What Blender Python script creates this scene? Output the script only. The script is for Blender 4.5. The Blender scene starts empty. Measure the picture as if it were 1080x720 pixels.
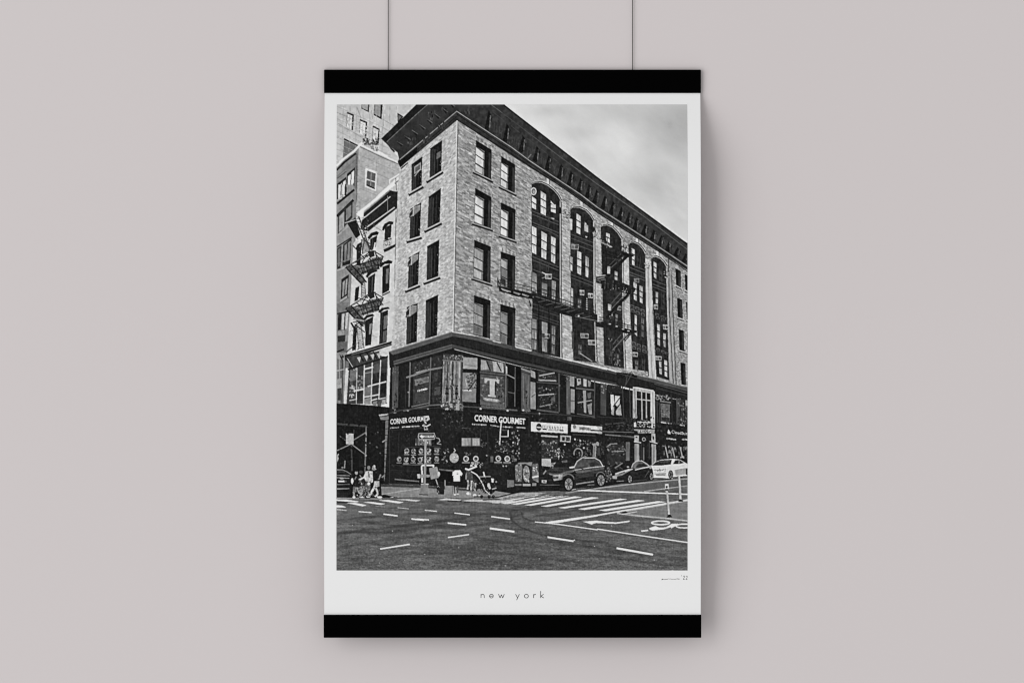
import bpy, bmesh, math, random
import numpy as np

random.seed(7)
RNG = np.random.default_rng(11)
PX = 0.0015            # metres per measuring unit (the poster is 397 units = 0.6 m wide)
scene = bpy.context.scene
col = scene.collection

# =====================================================================
#  1. THE PRINTED PICTURE: drawn tone by tone on a fine colour grid
# =====================================================================
S = 4                                   # drawing samples per unit
PX0, PY0, PW, PH = 355, 110, 370, 491   # picture rectangle, in poster units
CW, CH = PW * S, PH * S
CAN = np.full((CH, CW), 190.0, dtype=np.float32)

def vnoise(cx, cy):
    """smooth value noise, cell cx x cy units, range about -1..1"""
    nx, ny = int(PW / cx) + 3, int(PH / cy) + 3
    g = RNG.uniform(-1, 1, (ny, nx)).astype(np.float32)
    x = (np.arange(CW) / S) / cx
    y = (np.arange(CH) / S) / cy
    xi, yi = x.astype(int), y.astype(int)
    fx, fy = (x - xi).astype(np.float32), (y - yi).astype(np.float32)
    fx = fx * fx * (3 - 2 * fx); fy = fy * fy * (3 - 2 * fy)
    a = g[np.ix_(yi, xi)]; b = g[np.ix_(yi, xi + 1)]
    c = g[np.ix_(yi + 1, xi)]; d = g[np.ix_(yi + 1, xi + 1)]
    return (a * (1 - fx) + b * fx) * (1 - fy)[:, None] + (c * (1 - fx) + d * fx) * fy[:, None]

N1 = vnoise(1.0, 1.0)
N2 = vnoise(2.2, 2.2)
N4 = vnoise(5, 5)
N12 = vnoise(14, 14)
NH = vnoise(7, 1.1)
NV = vnoise(1.2, 9)
NOISE = {'f': N1 * .6 + N2 * .6, 'm': N2 * .7 + N4 * .5, 'c': N4 * .6 + N12 * .6, 'h': NH * .7 + N1 * .4, 'v': NV * .8 + N1 * .3}

def mask_of(pts):
    P = [((x - PX0) * S, (y - PY0) * S) for x, y in pts]
    xs = [p[0] for p in P]; ys = [p[1] for p in P]
    x0 = max(0, int(math.floor(min(xs)))); x1 = min(CW, int(math.ceil(max(xs))) + 1)
    y0 = max(0, int(math.floor(min(ys)))); y1 = min(CH, int(math.ceil(max(ys))) + 1)
    if x1 <= x0 or y1 <= y0: return None
    X = np.arange(x0, x1) + .5; Y = np.arange(y0, y1) + .5
    ins = np.zeros((y1 - y0, x1 - x0), dtype=bool)
    n = len(P)
    for i in range(n):
        xa, ya = P[i]; xb, yb = P[(i + 1) % n]
        if ya == yb: continue
        c = (ya > Y) != (yb > Y)
        xi = xa + (Y - ya) * (xb - xa) / (yb - ya)
        ins ^= c[:, None] & (X[None, :] < xi[:, None])
    return ins, slice(y0, y1), slice(x0, x1)

def poly(pts, val, n=0, kind='f', a=1.0):
    m = mask_of(pts)
    if m is None: return
    ins, sy, sx = m
    v = val + (NOISE[kind][sy, sx] * n if n else 0)
    sub = CAN[sy, sx]
    CAN[sy, sx] = np.where(ins, sub * (1 - a) + v * a, sub)

def line(pts, w, val, a=1.0, n=0):
    for (xa, ya), (xb, yb) in zip(pts[:-1], pts[1:]):
        L = math.hypot(xb - xa, yb - ya)
        if L < 1e-6: continue
        dx, dy = (xb - xa) / L * w / 2, (yb - ya) / L * w / 2
        ex, ey = dx * .5, dy * .5
        poly([(xa - dy - ex, ya + dx - ey), (xb - dy + ex, yb + dx + ey), (xb + dy + ex, yb - dx + ey), (xa + dy - ex, ya - dx - ey)], val, n, a=a)

def soft(pts, w, val, a=.6):
    """soft-edged stroke (tyre marks, smudges)"""
    xs = [p[0] for p in pts]; ys = [p[1] for p in pts]
    x0 = max(0, int((min(xs) - 3 * w - PX0) * S)); x1 = min(CW, int((max(xs) + 3 * w - PX0) * S))
    y0 = max(0, int((min(ys) - 3 * w - PY0) * S)); y1 = min(CH, int((max(ys) + 3 * w - PY0) * S))
    if x1 <= x0 or y1 <= y0: return
    X = (np.arange(x0, x1) + .5)[None, :] / S + PX0; Y = (np.arange(y0, y1) + .5)[:, None] / S + PY0
    d2 = np.full((y1 - y0, x1 - x0), 1e9)
    for (xa, ya), (xb, yb) in zip(pts[:-1], pts[1:]):
        ux, uy = xb - xa, yb - ya; L2 = ux * ux + uy * uy + 1e-9
        t = np.clip(((X - xa) * ux + (Y - ya) * uy) / L2, 0, 1)
        d2 = np.minimum(d2, (X - xa - t * ux) ** 2 + (Y - ya - t * uy) ** 2)
    k = (np.exp(-d2 / (w * w)) * a).astype(np.float32)
    sub = CAN[y0:y1, x0:x1]
    CAN[y0:y1, x0:x1] = sub * (1 - k) + (val + (sub - sub.mean()) * .35) * k

def ell(cx, cy, rx, ry, val, n=0, rot=0, a=1.0, kind='f'):
    c, s = math.cos(rot), math.sin(rot)
    poly([(cx + rx * math.cos(t) * c - ry * math.sin(t) * s, cy + rx * math.cos(t) * s + ry * math.sin(t) * c)
          for t in [k * math.pi / 12 for k in range(24)]], val, n, kind, a)

def ring(cx, cy, rx, ry, w, val, rot=0, t0=0, t1=2 * math.pi):
    c, s = math.cos(rot), math.sin(rot)
    ts = [t0 + (t1 - t0) * k / 24 for k in range(25)]
    line([(cx + rx * math.cos(t) * c - ry * math.sin(t) * s, cy + rx * math.cos(t) * s + ry * math.sin(t) * c) for t in ts], w, val)

def crop(x0, y0, s=7.2):
    def f(*p): return [(x0 + p[i] / s, y0 + p[i + 1] / s) for i in range(0, len(p), 2)]
    f.x0, f.y0, f.s = x0, y0, s
    return f

def lerp(a, b, t): return (a[0] + (b[0] - a[0]) * t, a[1] + (b[1] - a[1]) * t)
def bil(q, u, v): return lerp(lerp(q[0], q[1], u), lerp(q[3], q[2], u), v)       # q = TL TR BR BL
def sub(q, u0, v0, u1, v1): return [bil(q, u0, v0), bil(q, u1, v0), bil(q, u1, v1), bil(q, u0, v1)]

def homog(q):
    """pixel -> unit square of quad q"""
    A = []; B = []
    for (x, y), (u, v) in zip(q, [(0, 0), (1, 0), (1, 1), (0, 1)]):
        A.append([x, y, 1, 0, 0, 0, -u * x, -u * y]); B.append(u)
        A.append([0, 0, 0, x, y, 1, -v * x, -v * y]); B.append(v)
    return np.append(np.linalg.solve(np.array(A), np.array(B)), 1).reshape(3, 3)

def brick(pts, q, val, amp, rows, cols, mort=14, shade=0):
    m = mask_of(pts)
    if m is None: return
    ins, sy, sx = m
    H = homog(q)
    X = ((np.arange(sx.start, sx.stop) + .5) / S + PX0)[None, :]; Y = ((np.arange(sy.start, sy.stop) + .5) / S + PY0)[:, None]
    w = H[2, 0] * X + H[2, 1] * Y + H[2, 2]
    u = (H[0, 0] * X + H[0, 1] * Y + H[0, 2]) / w; v = (H[1, 0] * X + H[1, 1] * Y + H[1, 2]) / w
    r = np.floor(v * rows).astype(int); fr = v * rows - r
    uu = u * cols + .5 * (r % 2) + .3 * np.sin(r * 7.1)
    c = np.floor(uu).astype(int); fc = uu - c
    T = np.random.default_rng(5).normal(0, 1, (211, 397)).clip(-1.8, 2.0)
    t = T[r % 211, c % 397]
    b = val + amp * t - mort * (fr > .72) - mort * .5 * (fc > .9) + NOISE['f'][sy, sx] * 9 + NOISE['c'][sy, sx] * 4 + shade * (v - .5)
    sb = CAN[sy, sx]
    CAN[sy, sx] = np.where(ins, b, sb)

def clutter(pts, n, lo, hi, sz, asp=1.0, seed=0):
    """loose small tones inside a quad: goods, reflections, ornaments"""
    r = random.Random(seed * 31 + n)
    for _ in range(n):
        u, v = r.random(), r.random()
        x, y = bil(pts, u, v)
        w = sz * r.uniform(.5, 1.3); h = sz * asp * r.uniform(.5, 1.3)
        val = r.uniform(lo, hi)
        k = r.uniform(-.3, .3)
        poly([(x - w / 2, y - h / 2 + k * w), (x + w / 2, y - h / 2 - k * w), (x + w / 2, y + h / 2 - k * w), (x - w / 2, y + h / 2 + k * w)], val)

def text(s, q, val, bold=0.0, space=1.0):
    cu = bpy.data.curves.new('t', 'FONT'); cu.body = s; cu.offset = bold; cu.resolution_u = 3; cu.space_character = space
    o = bpy.data.objects.new('t', cu); col.objects.link(o)
    bpy.context.view_layer.update()
    me = bpy.data.meshes.new_from_object(o.evaluated_get(bpy.context.evaluated_depsgraph_get()))
    vs = [v.co for v in me.vertices]
    x0 = min(v.x for v in vs); x1 = max(v.x for v in vs); y0 = min(v.y for v in vs); y1 = max(v.y for v in vs)
    for p in me.polygons:
        poly([bil(q, (vs[i].x - x0) / (x1 - x0), 1 - (vs[i].y - y0) / (y1 - y0)) for i in p.vertices], val)
    bpy.data.meshes.remove(me); bpy.data.objects.remove(o); bpy.data.curves.remove(cu)

def scribble(a, b, w, val, seed=0, dens=1.0):
    """a line of lettering too small to read: uneven strokes"""
    r = random.Random(seed + 99)
    L = math.hypot(b[0] - a[0], b[1] - a[1]); t = 0
    while t < L:
        s = r.uniform(.7, 1.5)
        p = lerp(a, b, t / L); q2 = lerp(a, b, min(1, (t + s) / L))
        h = w * r.uniform(.65, 1.1); o = r.uniform(-.1, .1) * w
        poly([(p[0], p[1] - h / 2 + o), (q2[0], q2[1] - h / 2 + o), (q2[0], q2[1] + h / 2 + o), (p[0], p[1] + h / 2 + o)], val * r.uniform(.7, 1.05))
        t += s + r.uniform(.0, .18) / dens

A = crop(350, 105); B = crop(350, 195); D = crop(350, 285); E = crop(350, 370); F = crop(350, 450)
A2 = crop(440, 105); B2 = crop(440, 195); D2 = crop(440, 285)
A3 = crop(530, 105); B3 = crop(530, 195); D3 = crop(530, 285)
G = crop(405, 360); H_ = crop(480, 360); I = crop(400, 430); J = crop(470, 430); K = crop(550, 375); L = crop(540, 440)
M = crop(630, 205); N = crop(630, 300); O = crop(630, 380); Q = crop(630, 460); R = crop(440, 510); SS = crop(530, 510); T = crop(630, 520, 720 / 130)
PP = crop(470, 470, 12); PL = crop(355, 480, 14.4); CAR = crop(535, 475, 1080 / 110); CR = crop(630, 475, 10.8)
EN = crop(664, 436, 16.875)

# ---------------------------------------------------------------- sky
def draw_sky():
    X = (np.arange(CW) / S + PX0)[None, :]; Y = (np.arange(CH) / S + PY0)[:, None]
    d = (X - 540) * .62 - (Y - 118)          # distance to the roof line
    g = 198 + 14 * np.exp(-((X - 545) / 60) ** 2 - ((Y - 112) / 30) ** 2)
    g = g + 12 * np.exp(-((X - 600) / 70) ** 2 - ((Y - 150) / 22) ** 2)
    g = g + 10 * np.exp(-((X - 655) / 22) ** 2 - ((Y - 145) / 35) ** 2)
    g = g - 24 * np.exp(-(((X - 722) / 40) ** 2 + ((Y - 140) / 24) ** 2))
    g = g - 12 * np.exp(-(((X - 700) / 60) ** 2 + ((Y - 118) / 18) ** 2))
    g = g - 14 * np.exp(-(((X - 575) / 16) ** 2 + ((Y - 117) / 6) ** 2))
    g = g - 12 * np.exp(-(((X - 692) / 30) ** 2 + ((Y - 192) / 22) ** 2))
    g = g - 9 * np.exp(-(((X - 612) / 22) ** 2 + ((Y - 140) / 7) ** 2))
    wisps = vnoise(60, 22) * 5 + vnoise(26, 16) * 3
    def rn(ang, cx, cy, seed):
        G = np.random.default_rng(seed).uniform(-1, 1, (120, 120)); c, s_ = math.cos(ang), math.sin(ang)
        a = ((X - 355) * c + (Y - 110) * s_) / cx + 50; b = (-(X - 355) * s_ + (Y - 110) * c) / cy + 50
        a = np.clip(a, 0, 117.9); b = np.clip(b, 0, 117.9); i, j = a.astype(int), b.astype(int); f, h = a - i, b - j
        f = f * f * (3 - 2 * f); h = h * h * (3 - 2 * h)
        return (G[j, i] * (1 - f) + G[j, i + 1] * f) * (1 - h) + (G[j + 1, i] * (1 - f) + G[j + 1, i + 1] * f) * h
    wisps = rn(.62, 46, 24, 1) * 7 + rn(.45, 20, 11, 2) * 5 + rn(.8, 10, 5, 3) * 3 + rn(.3, 5, 3, 4) * 1.2
    CAN[:] = g + 2 + wisps * .7

draw_sky()

# ---------------------------------------------------------------- tall buildings at the left
def left_towers():
    poly([(355, 110), (441, 110), (405, 147), (425, 172), (425, 230), (355, 230)], 187, 10, 'm')
    for a, b in (((45, 180), (230, 290)), ((385, 60), (392, 205)), ((385, 150), (500, 215)), ((42, 100), (110, 125)), ((190, 60), (220, 140)), ((300, 80), (310, 150)), ((385, 215), (470, 260))):
        line(A(*a, *b), .6, 150)
    poly(A(225, 36, 283, 36, 279, 96, 222, 66), 40); poly(A(228, 36, 274, 36, 271, 84, 226, 62), 150, 6)
    poly(A(322, 36, 384, 36, 376, 150, 316, 116), 30); poly(A(324, 36, 370, 36, 366, 132, 320, 108), 142, 6)
    for w, p in (((110, 80, 178, 108, 168, 244, 104, 206), (116, 99, 160, 118, 154, 230, 109, 202)),
                 ((210, 134, 277, 164, 270, 300, 206, 262), (214, 154, 262, 174, 256, 285, 209, 255)),
                 ((308, 184, 373, 218, 362, 345, 304, 306), (313, 204, 358, 228, 350, 332, 307, 302))):
        q = A(*p); poly(q, 212, 5); line([q[0], q[1]], 1.6, 22); line([q[1], q[2]], 1.5, 22); line([q[3], q[0]], .6, 120)
    poly(A(496, 100, 542, 128, 500, 178), 25); poly(A(504, 115, 530, 130, 503, 162), 105)
    poly(A(92, 296, 196, 348, 186, 380, 84, 450), 112, 6, 'h'); line(A(94, 300, 194, 350), 1.3, 18)
    for k in range(14): line([(355, 112 + k * 6.5), (412, 138 + k * 6.5)], .45, 160)
    for k in range(9): line([(362 + k * 7, 112), (361 + k * 7, 160)], .4, 164)
    # corner block in front
    poly(A(205, 345, 520, 490, 530, 900, 175, 900, 195, 600), 168, 11, 'm')
    poly(A(36, 500, 205, 350, 190, 780, 36, 900), 128, 10, 'm')
    line(A(188, 400, 186, 760), 1.6, 98)
    for k in range(12): line(A(208, 380 + k * 42, 540, 530 + k * 40), .5, 146 if k % 2 else 170)
    for k in range(12): line(A(42, 545 + k * 40, 200, 395 + k * 46), .5, 104 if k % 2 else 128)
    clutter(A(210, 400, 520, 520, 520, 700, 200, 700), 60, 146, 174, 2.6, .5, seed=91)
    line(A(205, 340, 300, 385, 420, 440, 508, 480), 1.7, 214); line(A(210, 358, 400, 448, 505, 492), .8, 105)
    line(A(38, 505, 90, 452, 170, 392, 228, 330), 2.2, 222); line(A(40, 535, 95, 478, 180, 412), 2.0, 36)
    clutter(A(232, 290, 345, 300, 350, 345, 240, 340), 60, 35, 130, 1.7, seed=1)
    clutter(A(290, 340, 350, 350, 350, 395, 300, 380), 26, 90, 190, 1.4, seed=2)
    line(A(350, 395, 420, 432), 1.6, 226)
    poly(A(255, 518, 347, 550, 337, 698, 250, 664), 208); poly(A(268, 540, 333, 564, 325, 682, 262, 655), 96, 10, 'v')
    line(A(262, 606, 332, 628), 1.3, 205); line(A(300, 552, 294, 668), .8, 150); line(A(266, 650, 325, 678), 1.2, 30)
    poly(A(116, 566, 177, 515, 172, 655, 110, 708), 26)
    poly(A(123, 584, 145, 565, 141, 665, 120, 688), 214, 8, 'v'); poly(A(150, 556, 172, 536, 168, 635, 147, 660), 218, 8, 'v')
    poly(A(42, 640, 110, 588, 106, 730, 42, 760), 36)
    poly(A(54, 655, 80, 633, 78, 760, 50, 760), 198, 9, 'v'); poly(A(85, 628, 106, 610, 103, 735, 82, 740), 212, 9, 'v')
    line(A(42, 600, 110, 548), 1.0, 90)
    poly(A(125, 720, 168, 684, 166, 730, 122, 760), 30); poly(A(130, 728, 160, 704, 158, 740, 128, 760), 120)
    # white parapet of the white building
    poly(A(452, 625, 515, 578, 515, 700, 440, 690), 186, 16, 'v'); line(A(345, 740, 440, 655, 515, 590), 2.0, 214); line(A(345, 752, 440, 672, 515, 610), .7, 70); line(A(440, 640, 440, 612, 474, 592, 515, 566), 1.4, 212); line(A(486, 600, 490, 690), .8, 110); poly(A(408, 712, 440, 690, 480, 700, 514, 700, 512, 730, 400, 730), 26)
    # left flank, middle height
    clutter(A(45, 120, 380, 240, 370, 300, 45, 280), 50, 160, 188, 2.4, .6, seed=92)
    poly([(355, 214), (376, 200), (374, 300), (372, 420), (355, 440)], 134, 9, 'm')
    line(B(44, 142, 168, 40), 2.2, 24); line(B(44, 118, 160, 20), 1.0, 160)
    poly(B(50, 0, 100, 0, 97, 62, 48, 96), 196, 10, 'v'); poly(B(112, 0, 168, 0, 166, 28, 114, 66), 140, 14, 'v'); line(B(106, 0, 104, 80), 1.6, 30); line(B(72, 0, 70, 80), .9, 90)
    line(B(42, 236, 162, 118), 2.4, 22)
    poly(B(48, 226, 158, 120, 156, 250, 48, 375), 44)
    poly(B(56, 240, 96, 200, 94, 325, 54, 362), 150, 16, 'v'); poly(B(110, 184, 150, 150, 148, 234, 108, 275), 128, 16, 'v')
    line(B(42, 385, 120, 318), 1.4, 150); line(B(42, 470, 150, 400), 1.3, 34)
    poly(B(88, 452, 150, 405, 140, 600, 80, 618), 34); poly(B(98, 458, 144, 424, 136, 570, 94, 588), 118, 15, 'v'); line(B(120, 440, 114, 585), .9, 40)
    poly(B(42, 482, 74, 460, 66, 632, 42, 640), 44); poly(B(48, 490, 66, 476, 60, 615, 46, 622), 100, 10, 'v')
    line(B(42, 600, 140, 560), 1.0, 110); line(B(42, 650, 150, 610), 1.2, 165)
    poly(B(74, 716, 130, 680, 120, 860, 68, 880), 34)
    poly(D(84, 88, 122, 60, 112, 180, 78, 205), 138, 14, 'v'); line(D(104, 76, 96, 190), .8, 50)
    poly(D(64, 226, 118, 190, 116, 215, 62, 246), 156); line(D(42, 262, 130, 205), 1.0, 95)
    poly(D(42, 250, 130, 240, 100, 510, 42, 520), 118, 10, 'm')
    poly(D(48, 338, 76, 328, 68, 452, 46, 456), 36); poly(D(78, 334, 126, 318, 116, 442, 75, 452), 186, 14, 'v'); line(D(102, 325, 96, 450), 1.2, 60); line(D(44, 330, 132, 312), 1.4, 24)
    poly(D(45, 465, 95, 455, 95, 490, 45, 492), 150, 14); poly(D(45, 500, 105, 490, 100, 540, 45, 545), 44)
    poly(D(42, 545, 120, 540, 110, 620, 42, 625), 96, 8); line(D(42, 618, 90, 600), 1.6, 26)

left_towers()

# ---------------------------------------------------------------- white building with iron fire stairs
def white_building():
    poly(B(165, 440, 245, 370, 490, 180, 515, 55, 492, 720, 468, 1300, 438, 1640, 90, 1640, 118, 1300, 150, 720), 196, 13, 'm')
    poly(B(245, 215, 440, 42, 502, 60, 492, 182, 280, 352, 212, 340), 32, 5)
    line(B(195, 225, 475, -5), 2.6, 224); line(B(205, 245, 440, 45), .9, 120)
    line(B(232, 262, 445, 90), 1.1, 176); line(B(252, 332, 476, 172), 1.2, 190); line(B(424, 84, 424, 205), .8, 118); line(B(318, 290, 322, 318), 1.2, 60)
    poly(B(502, 70, 545, 130, 506, 165), 92, 10); line(B(500, 55, 492, 720), 1.5, 40); line(B(487, 200, 470, 1300), .8, 120)
    # roof ladder head
    poly(B(118, 292, 178, 250, 217, 380, 185, 408), 28); poly(B(194, 206, 245, 172, 240, 244, 205, 252), 224)
    line(B(176, 250, 252, 440), 1.1, 40); line(B(205, 240, 290, 490), 1.2, 70); line(B(190, 250, 270, 470), .7, 205); line(B(100, 290, 180, 265), 1.0, 170)
    for t in range(9):
        p = lerp(B(182, 262)[0], B(252, 440)[0], t / 8); q = lerp(B(210, 252)[0], B(286, 480)[0], t / 8); line([p, q], .5, 70)
    line(B(225, 250, 262, 240), .8, 190); line(B(250, 300, 275, 340), 1, 40)
    def hood(pts): poly(pts, 26)
    # window column at right / middle / left, three storeys
    hood(B(383, 345, 386, 322, 402, 295, 438, 276, 470, 282, 464, 300, 432, 300, 404, 330, 396, 348))
    poly(B(404, 325, 455, 297, 448, 400, 428, 402, 426, 415, 400, 420), 34, 6)
    poly(B(388, 438, 452, 418, 455, 470, 394, 492), 176); clutter(B(392, 445, 450, 425, 450, 465, 396, 485), 26, 20, 220, 1.0, seed=3)
    poly(B(392, 492, 492, 445, 496, 462, 430, 500, 400, 512), 34)
    line(B(396, 430, 452, 408), 1.0, 26)
    hood(B(272, 402, 276, 392, 300, 365, 340, 352, 358, 362, 350, 380, 312, 386, 284, 416))
    poly(B(292, 412, 346, 382, 334, 470, 300, 500, 290, 490), 30, 6); line(B(330, 440, 320, 490), 1.4, 200); line(B(312, 400, 304, 490), .7, 70)
    hood(B(182, 480, 196, 450, 230, 432, 228, 446, 205, 465, 190, 490)); poly(B(190, 480, 228, 444, 216, 610, 188, 612), 32, 6)
    hood(B(362, 615, 382, 590, 430, 570, 462, 580, 455, 597, 402, 602, 372, 628)); poly(B(385, 622, 442, 600, 436, 800, 383, 830), 30, 6)
    poly(B(412, 640, 434, 632, 428, 745, 410, 752), 112, 16, 'v'); line(B(384, 840, 440, 812), 1.2, 30)
    hood(B(258, 695, 275, 665, 300, 645, 340, 642, 346, 656, 302, 672, 270, 706)); poly(B(276, 704, 330, 670, 320, 820, 274, 846), 30, 6); line(B(310, 700, 304, 820), 1.0, 80); line(B(286, 700, 282, 820), .6, 60)
    hood(D(352, 315, 378, 286, 428, 278, 443, 292, 396, 300, 368, 324)); poly(D(370, 322, 428, 300, 416, 545, 360, 562), 30, 5)
    poly(D(396, 350, 426, 338, 418, 440, 392, 450), 112, 16, 'v'); poly(D(390, 462, 418, 452, 412, 538, 386, 548), 88, 14, 'v'); line(D(384, 320, 372, 555), .7, 60)
    hood(D(236, 372, 262, 342, 308, 330, 326, 345, 272, 360, 250, 382)); poly(D(258, 380, 315, 350, 298, 565, 253, 575), 30, 5); poly(D(286, 410, 306, 400, 298, 480, 282, 490), 120, 20, 'v')
    poly(D(165, 430, 192, 400, 184, 600, 154, 612), 32, 5); poly(D(180, 135, 210, 120, 200, 225, 172, 238), 30); hood(D(176, 420, 200, 396, 204, 402, 178, 436))
    line(B(330, 320, 380, 350), .7, 150); line(B(350, 540, 400, 580), .8, 160); line(D(300, 490, 345, 510), .6, 160); line(D(440, 240, 380, 260), .6, 150)
    # fire stair: balconies, stair flights
    def balcony(P, dy):
        f = lambda *p: P(*[v + (dy if i % 2 else 0) for i, v in enumerate(p)])
        line(f(102, 632, 300, 505), 1.0, 70); line(f(110, 620, 190, 612, 385, 548), .9, 44); line(f(160, 600, 270, 540), .7, 120)
        poly(f(230, 600, 290, 555, 385, 545, 345, 640, 240, 672), 70, 40, 'f', a=.55)
        for a in ((270, 545, 335, 605), (310, 498, 392, 545), (392, 545, 345, 640), (330, 505, 360, 640), (205, 612, 338, 560), (235, 672, 385, 590), (240, 590, 260, 665), (275, 570, 295, 650), (310, 560, 335, 635), (258, 545, 330, 500), (285, 510, 285, 560)):
            line(f(*a), .9, 30)
        for a in ((245, 620, 262, 650), (280, 605, 296, 630), (345, 565, 360, 600), (262, 560, 285, 548)):
            line(f(*a), 1.6, 196)
        poly(f(276, 505, 320, 500, 326, 540, 290, 555), 34)
        poly(f(104, 628, 140, 605, 200, 622, 262, 735, 228, 760, 180, 690), 60, 40, 'f', a=.75)
        for a in ((108, 628, 240, 760), (150, 605, 262, 740), (180, 640, 176, 700), (200, 640, 190, 720), (130, 650, 190, 640)):
            line(f(*a), 1.0, 28)
        for t in range(7):
            p = lerp(f(135, 640)[0], f(215, 745)[0], t / 6); q = lerp(f(165, 622)[0], f(245, 728)[0], t / 6); line([p, q], .7, 178 if t % 2 else 40)
    def flight(a0, a1, b0, b1, n, rail=60, rung=60):
        line([a0, a1], .9, rail); line([b0, b1], .9, rail); poly([a0, b0, b1, a1], 190, 20, a=.6)
        for t in range(n):
            k = (t + .5) / n; line([lerp(a0, a1, k), lerp(b0, b1, k)], .55, rung)
    flight(*B(225, 415, 236, 525, 252, 408, 290, 505), 12)
    balcony(B, 0)
    flight(*D(225, 110, 228, 205, 250, 100, 258, 200), 8)
    balcony(lambda *p: D(*[v for v in p]), -335)
    flight(*D(190, 400, 205, 600, 218, 392, 245, 590), 13)
    for a in ((175, 410, 250, 470), (160, 395, 240, 380), (110, 620, 185, 560), (200, 210, 300, 240), (190, 250, 250, 290)):
        line(D(*a), .9, 40)
    for a in ((160, 460, 250, 560), (180, 590, 290, 530), (250, 420, 300, 480), (200, 690, 290, 640), (250, 400, 232, 520)):
        line(B(*a), .9, 38)
    for P, dy in ((B, 0), (D, -335)):
        f = lambda *p: P(*[v + (dy if i % 2 else 0) for i, v in enumerate(p)])
        poly(f(190, 620, 330, 560, 390, 560, 350, 645, 235, 680), 46, 30, 'f', a=.55)
        for a in ((180, 608, 388, 560), (196, 640, 376, 600), (225, 668, 360, 628), (215, 600, 240, 680), (250, 590, 275, 670), (295, 575, 315, 655), (350, 555, 355, 640), (330, 520, 390, 600), (270, 520, 230, 590)):
            line(f(*a), .8, 26)
        poly(f(110, 632, 150, 612, 255, 730, 225, 755), 48, 30, a=.5)
        line(f(118, 640, 232, 758), 1.3, 24); line(f(152, 612, 262, 735), 1.1, 24)
    clutter(B(170, 240, 280, 240, 300, 520, 200, 520), 40, 24, 110, 1.0, 1.2, seed=93)
    clutter(D(130, 380, 260, 380, 250, 600, 160, 620), 40, 30, 150, .9, 1.2, seed=94)
    line(D(148, 400, 190, 470), 1.8, 34); line(D(165, 370, 250, 385), 1.6, 150); line(D(250, 385, 258, 460), 1.4, 60)
    # lowest platform
    poly(D(66, 655, 110, 640, 300, 585, 462, 535, 465, 565, 200, 655, 90, 665), 34, 8); line(D(150, 640, 455, 560), .8, 110)
    poly(D(90, 662, 360, 612, 420, 640, 400, 680, 130, 760), 60, 14)
    for x in (190, 245, 292, 340):
        poly(D(x, 662 - (x - 190) * .2, x + 34, 652 - (x - 190) * .2, x + 22, 702 - (x - 190) * .2), 176, 8)
        line(D(x + 24, 640 - (x - 190) * .2, x + 50, 690 - (x - 190) * .2), 1.2, 26)
    poly(D(358, 612, 440, 600, 430, 655, 372, 650), 196, 20)
    for a in ((100, 660, 150, 740), (80, 680, 130, 760), (60, 640, 90, 700)):
        line(D(*a), 1.2, 34); 
    line(D(120, 670, 160, 735), .7, 190)

white_building()

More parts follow.
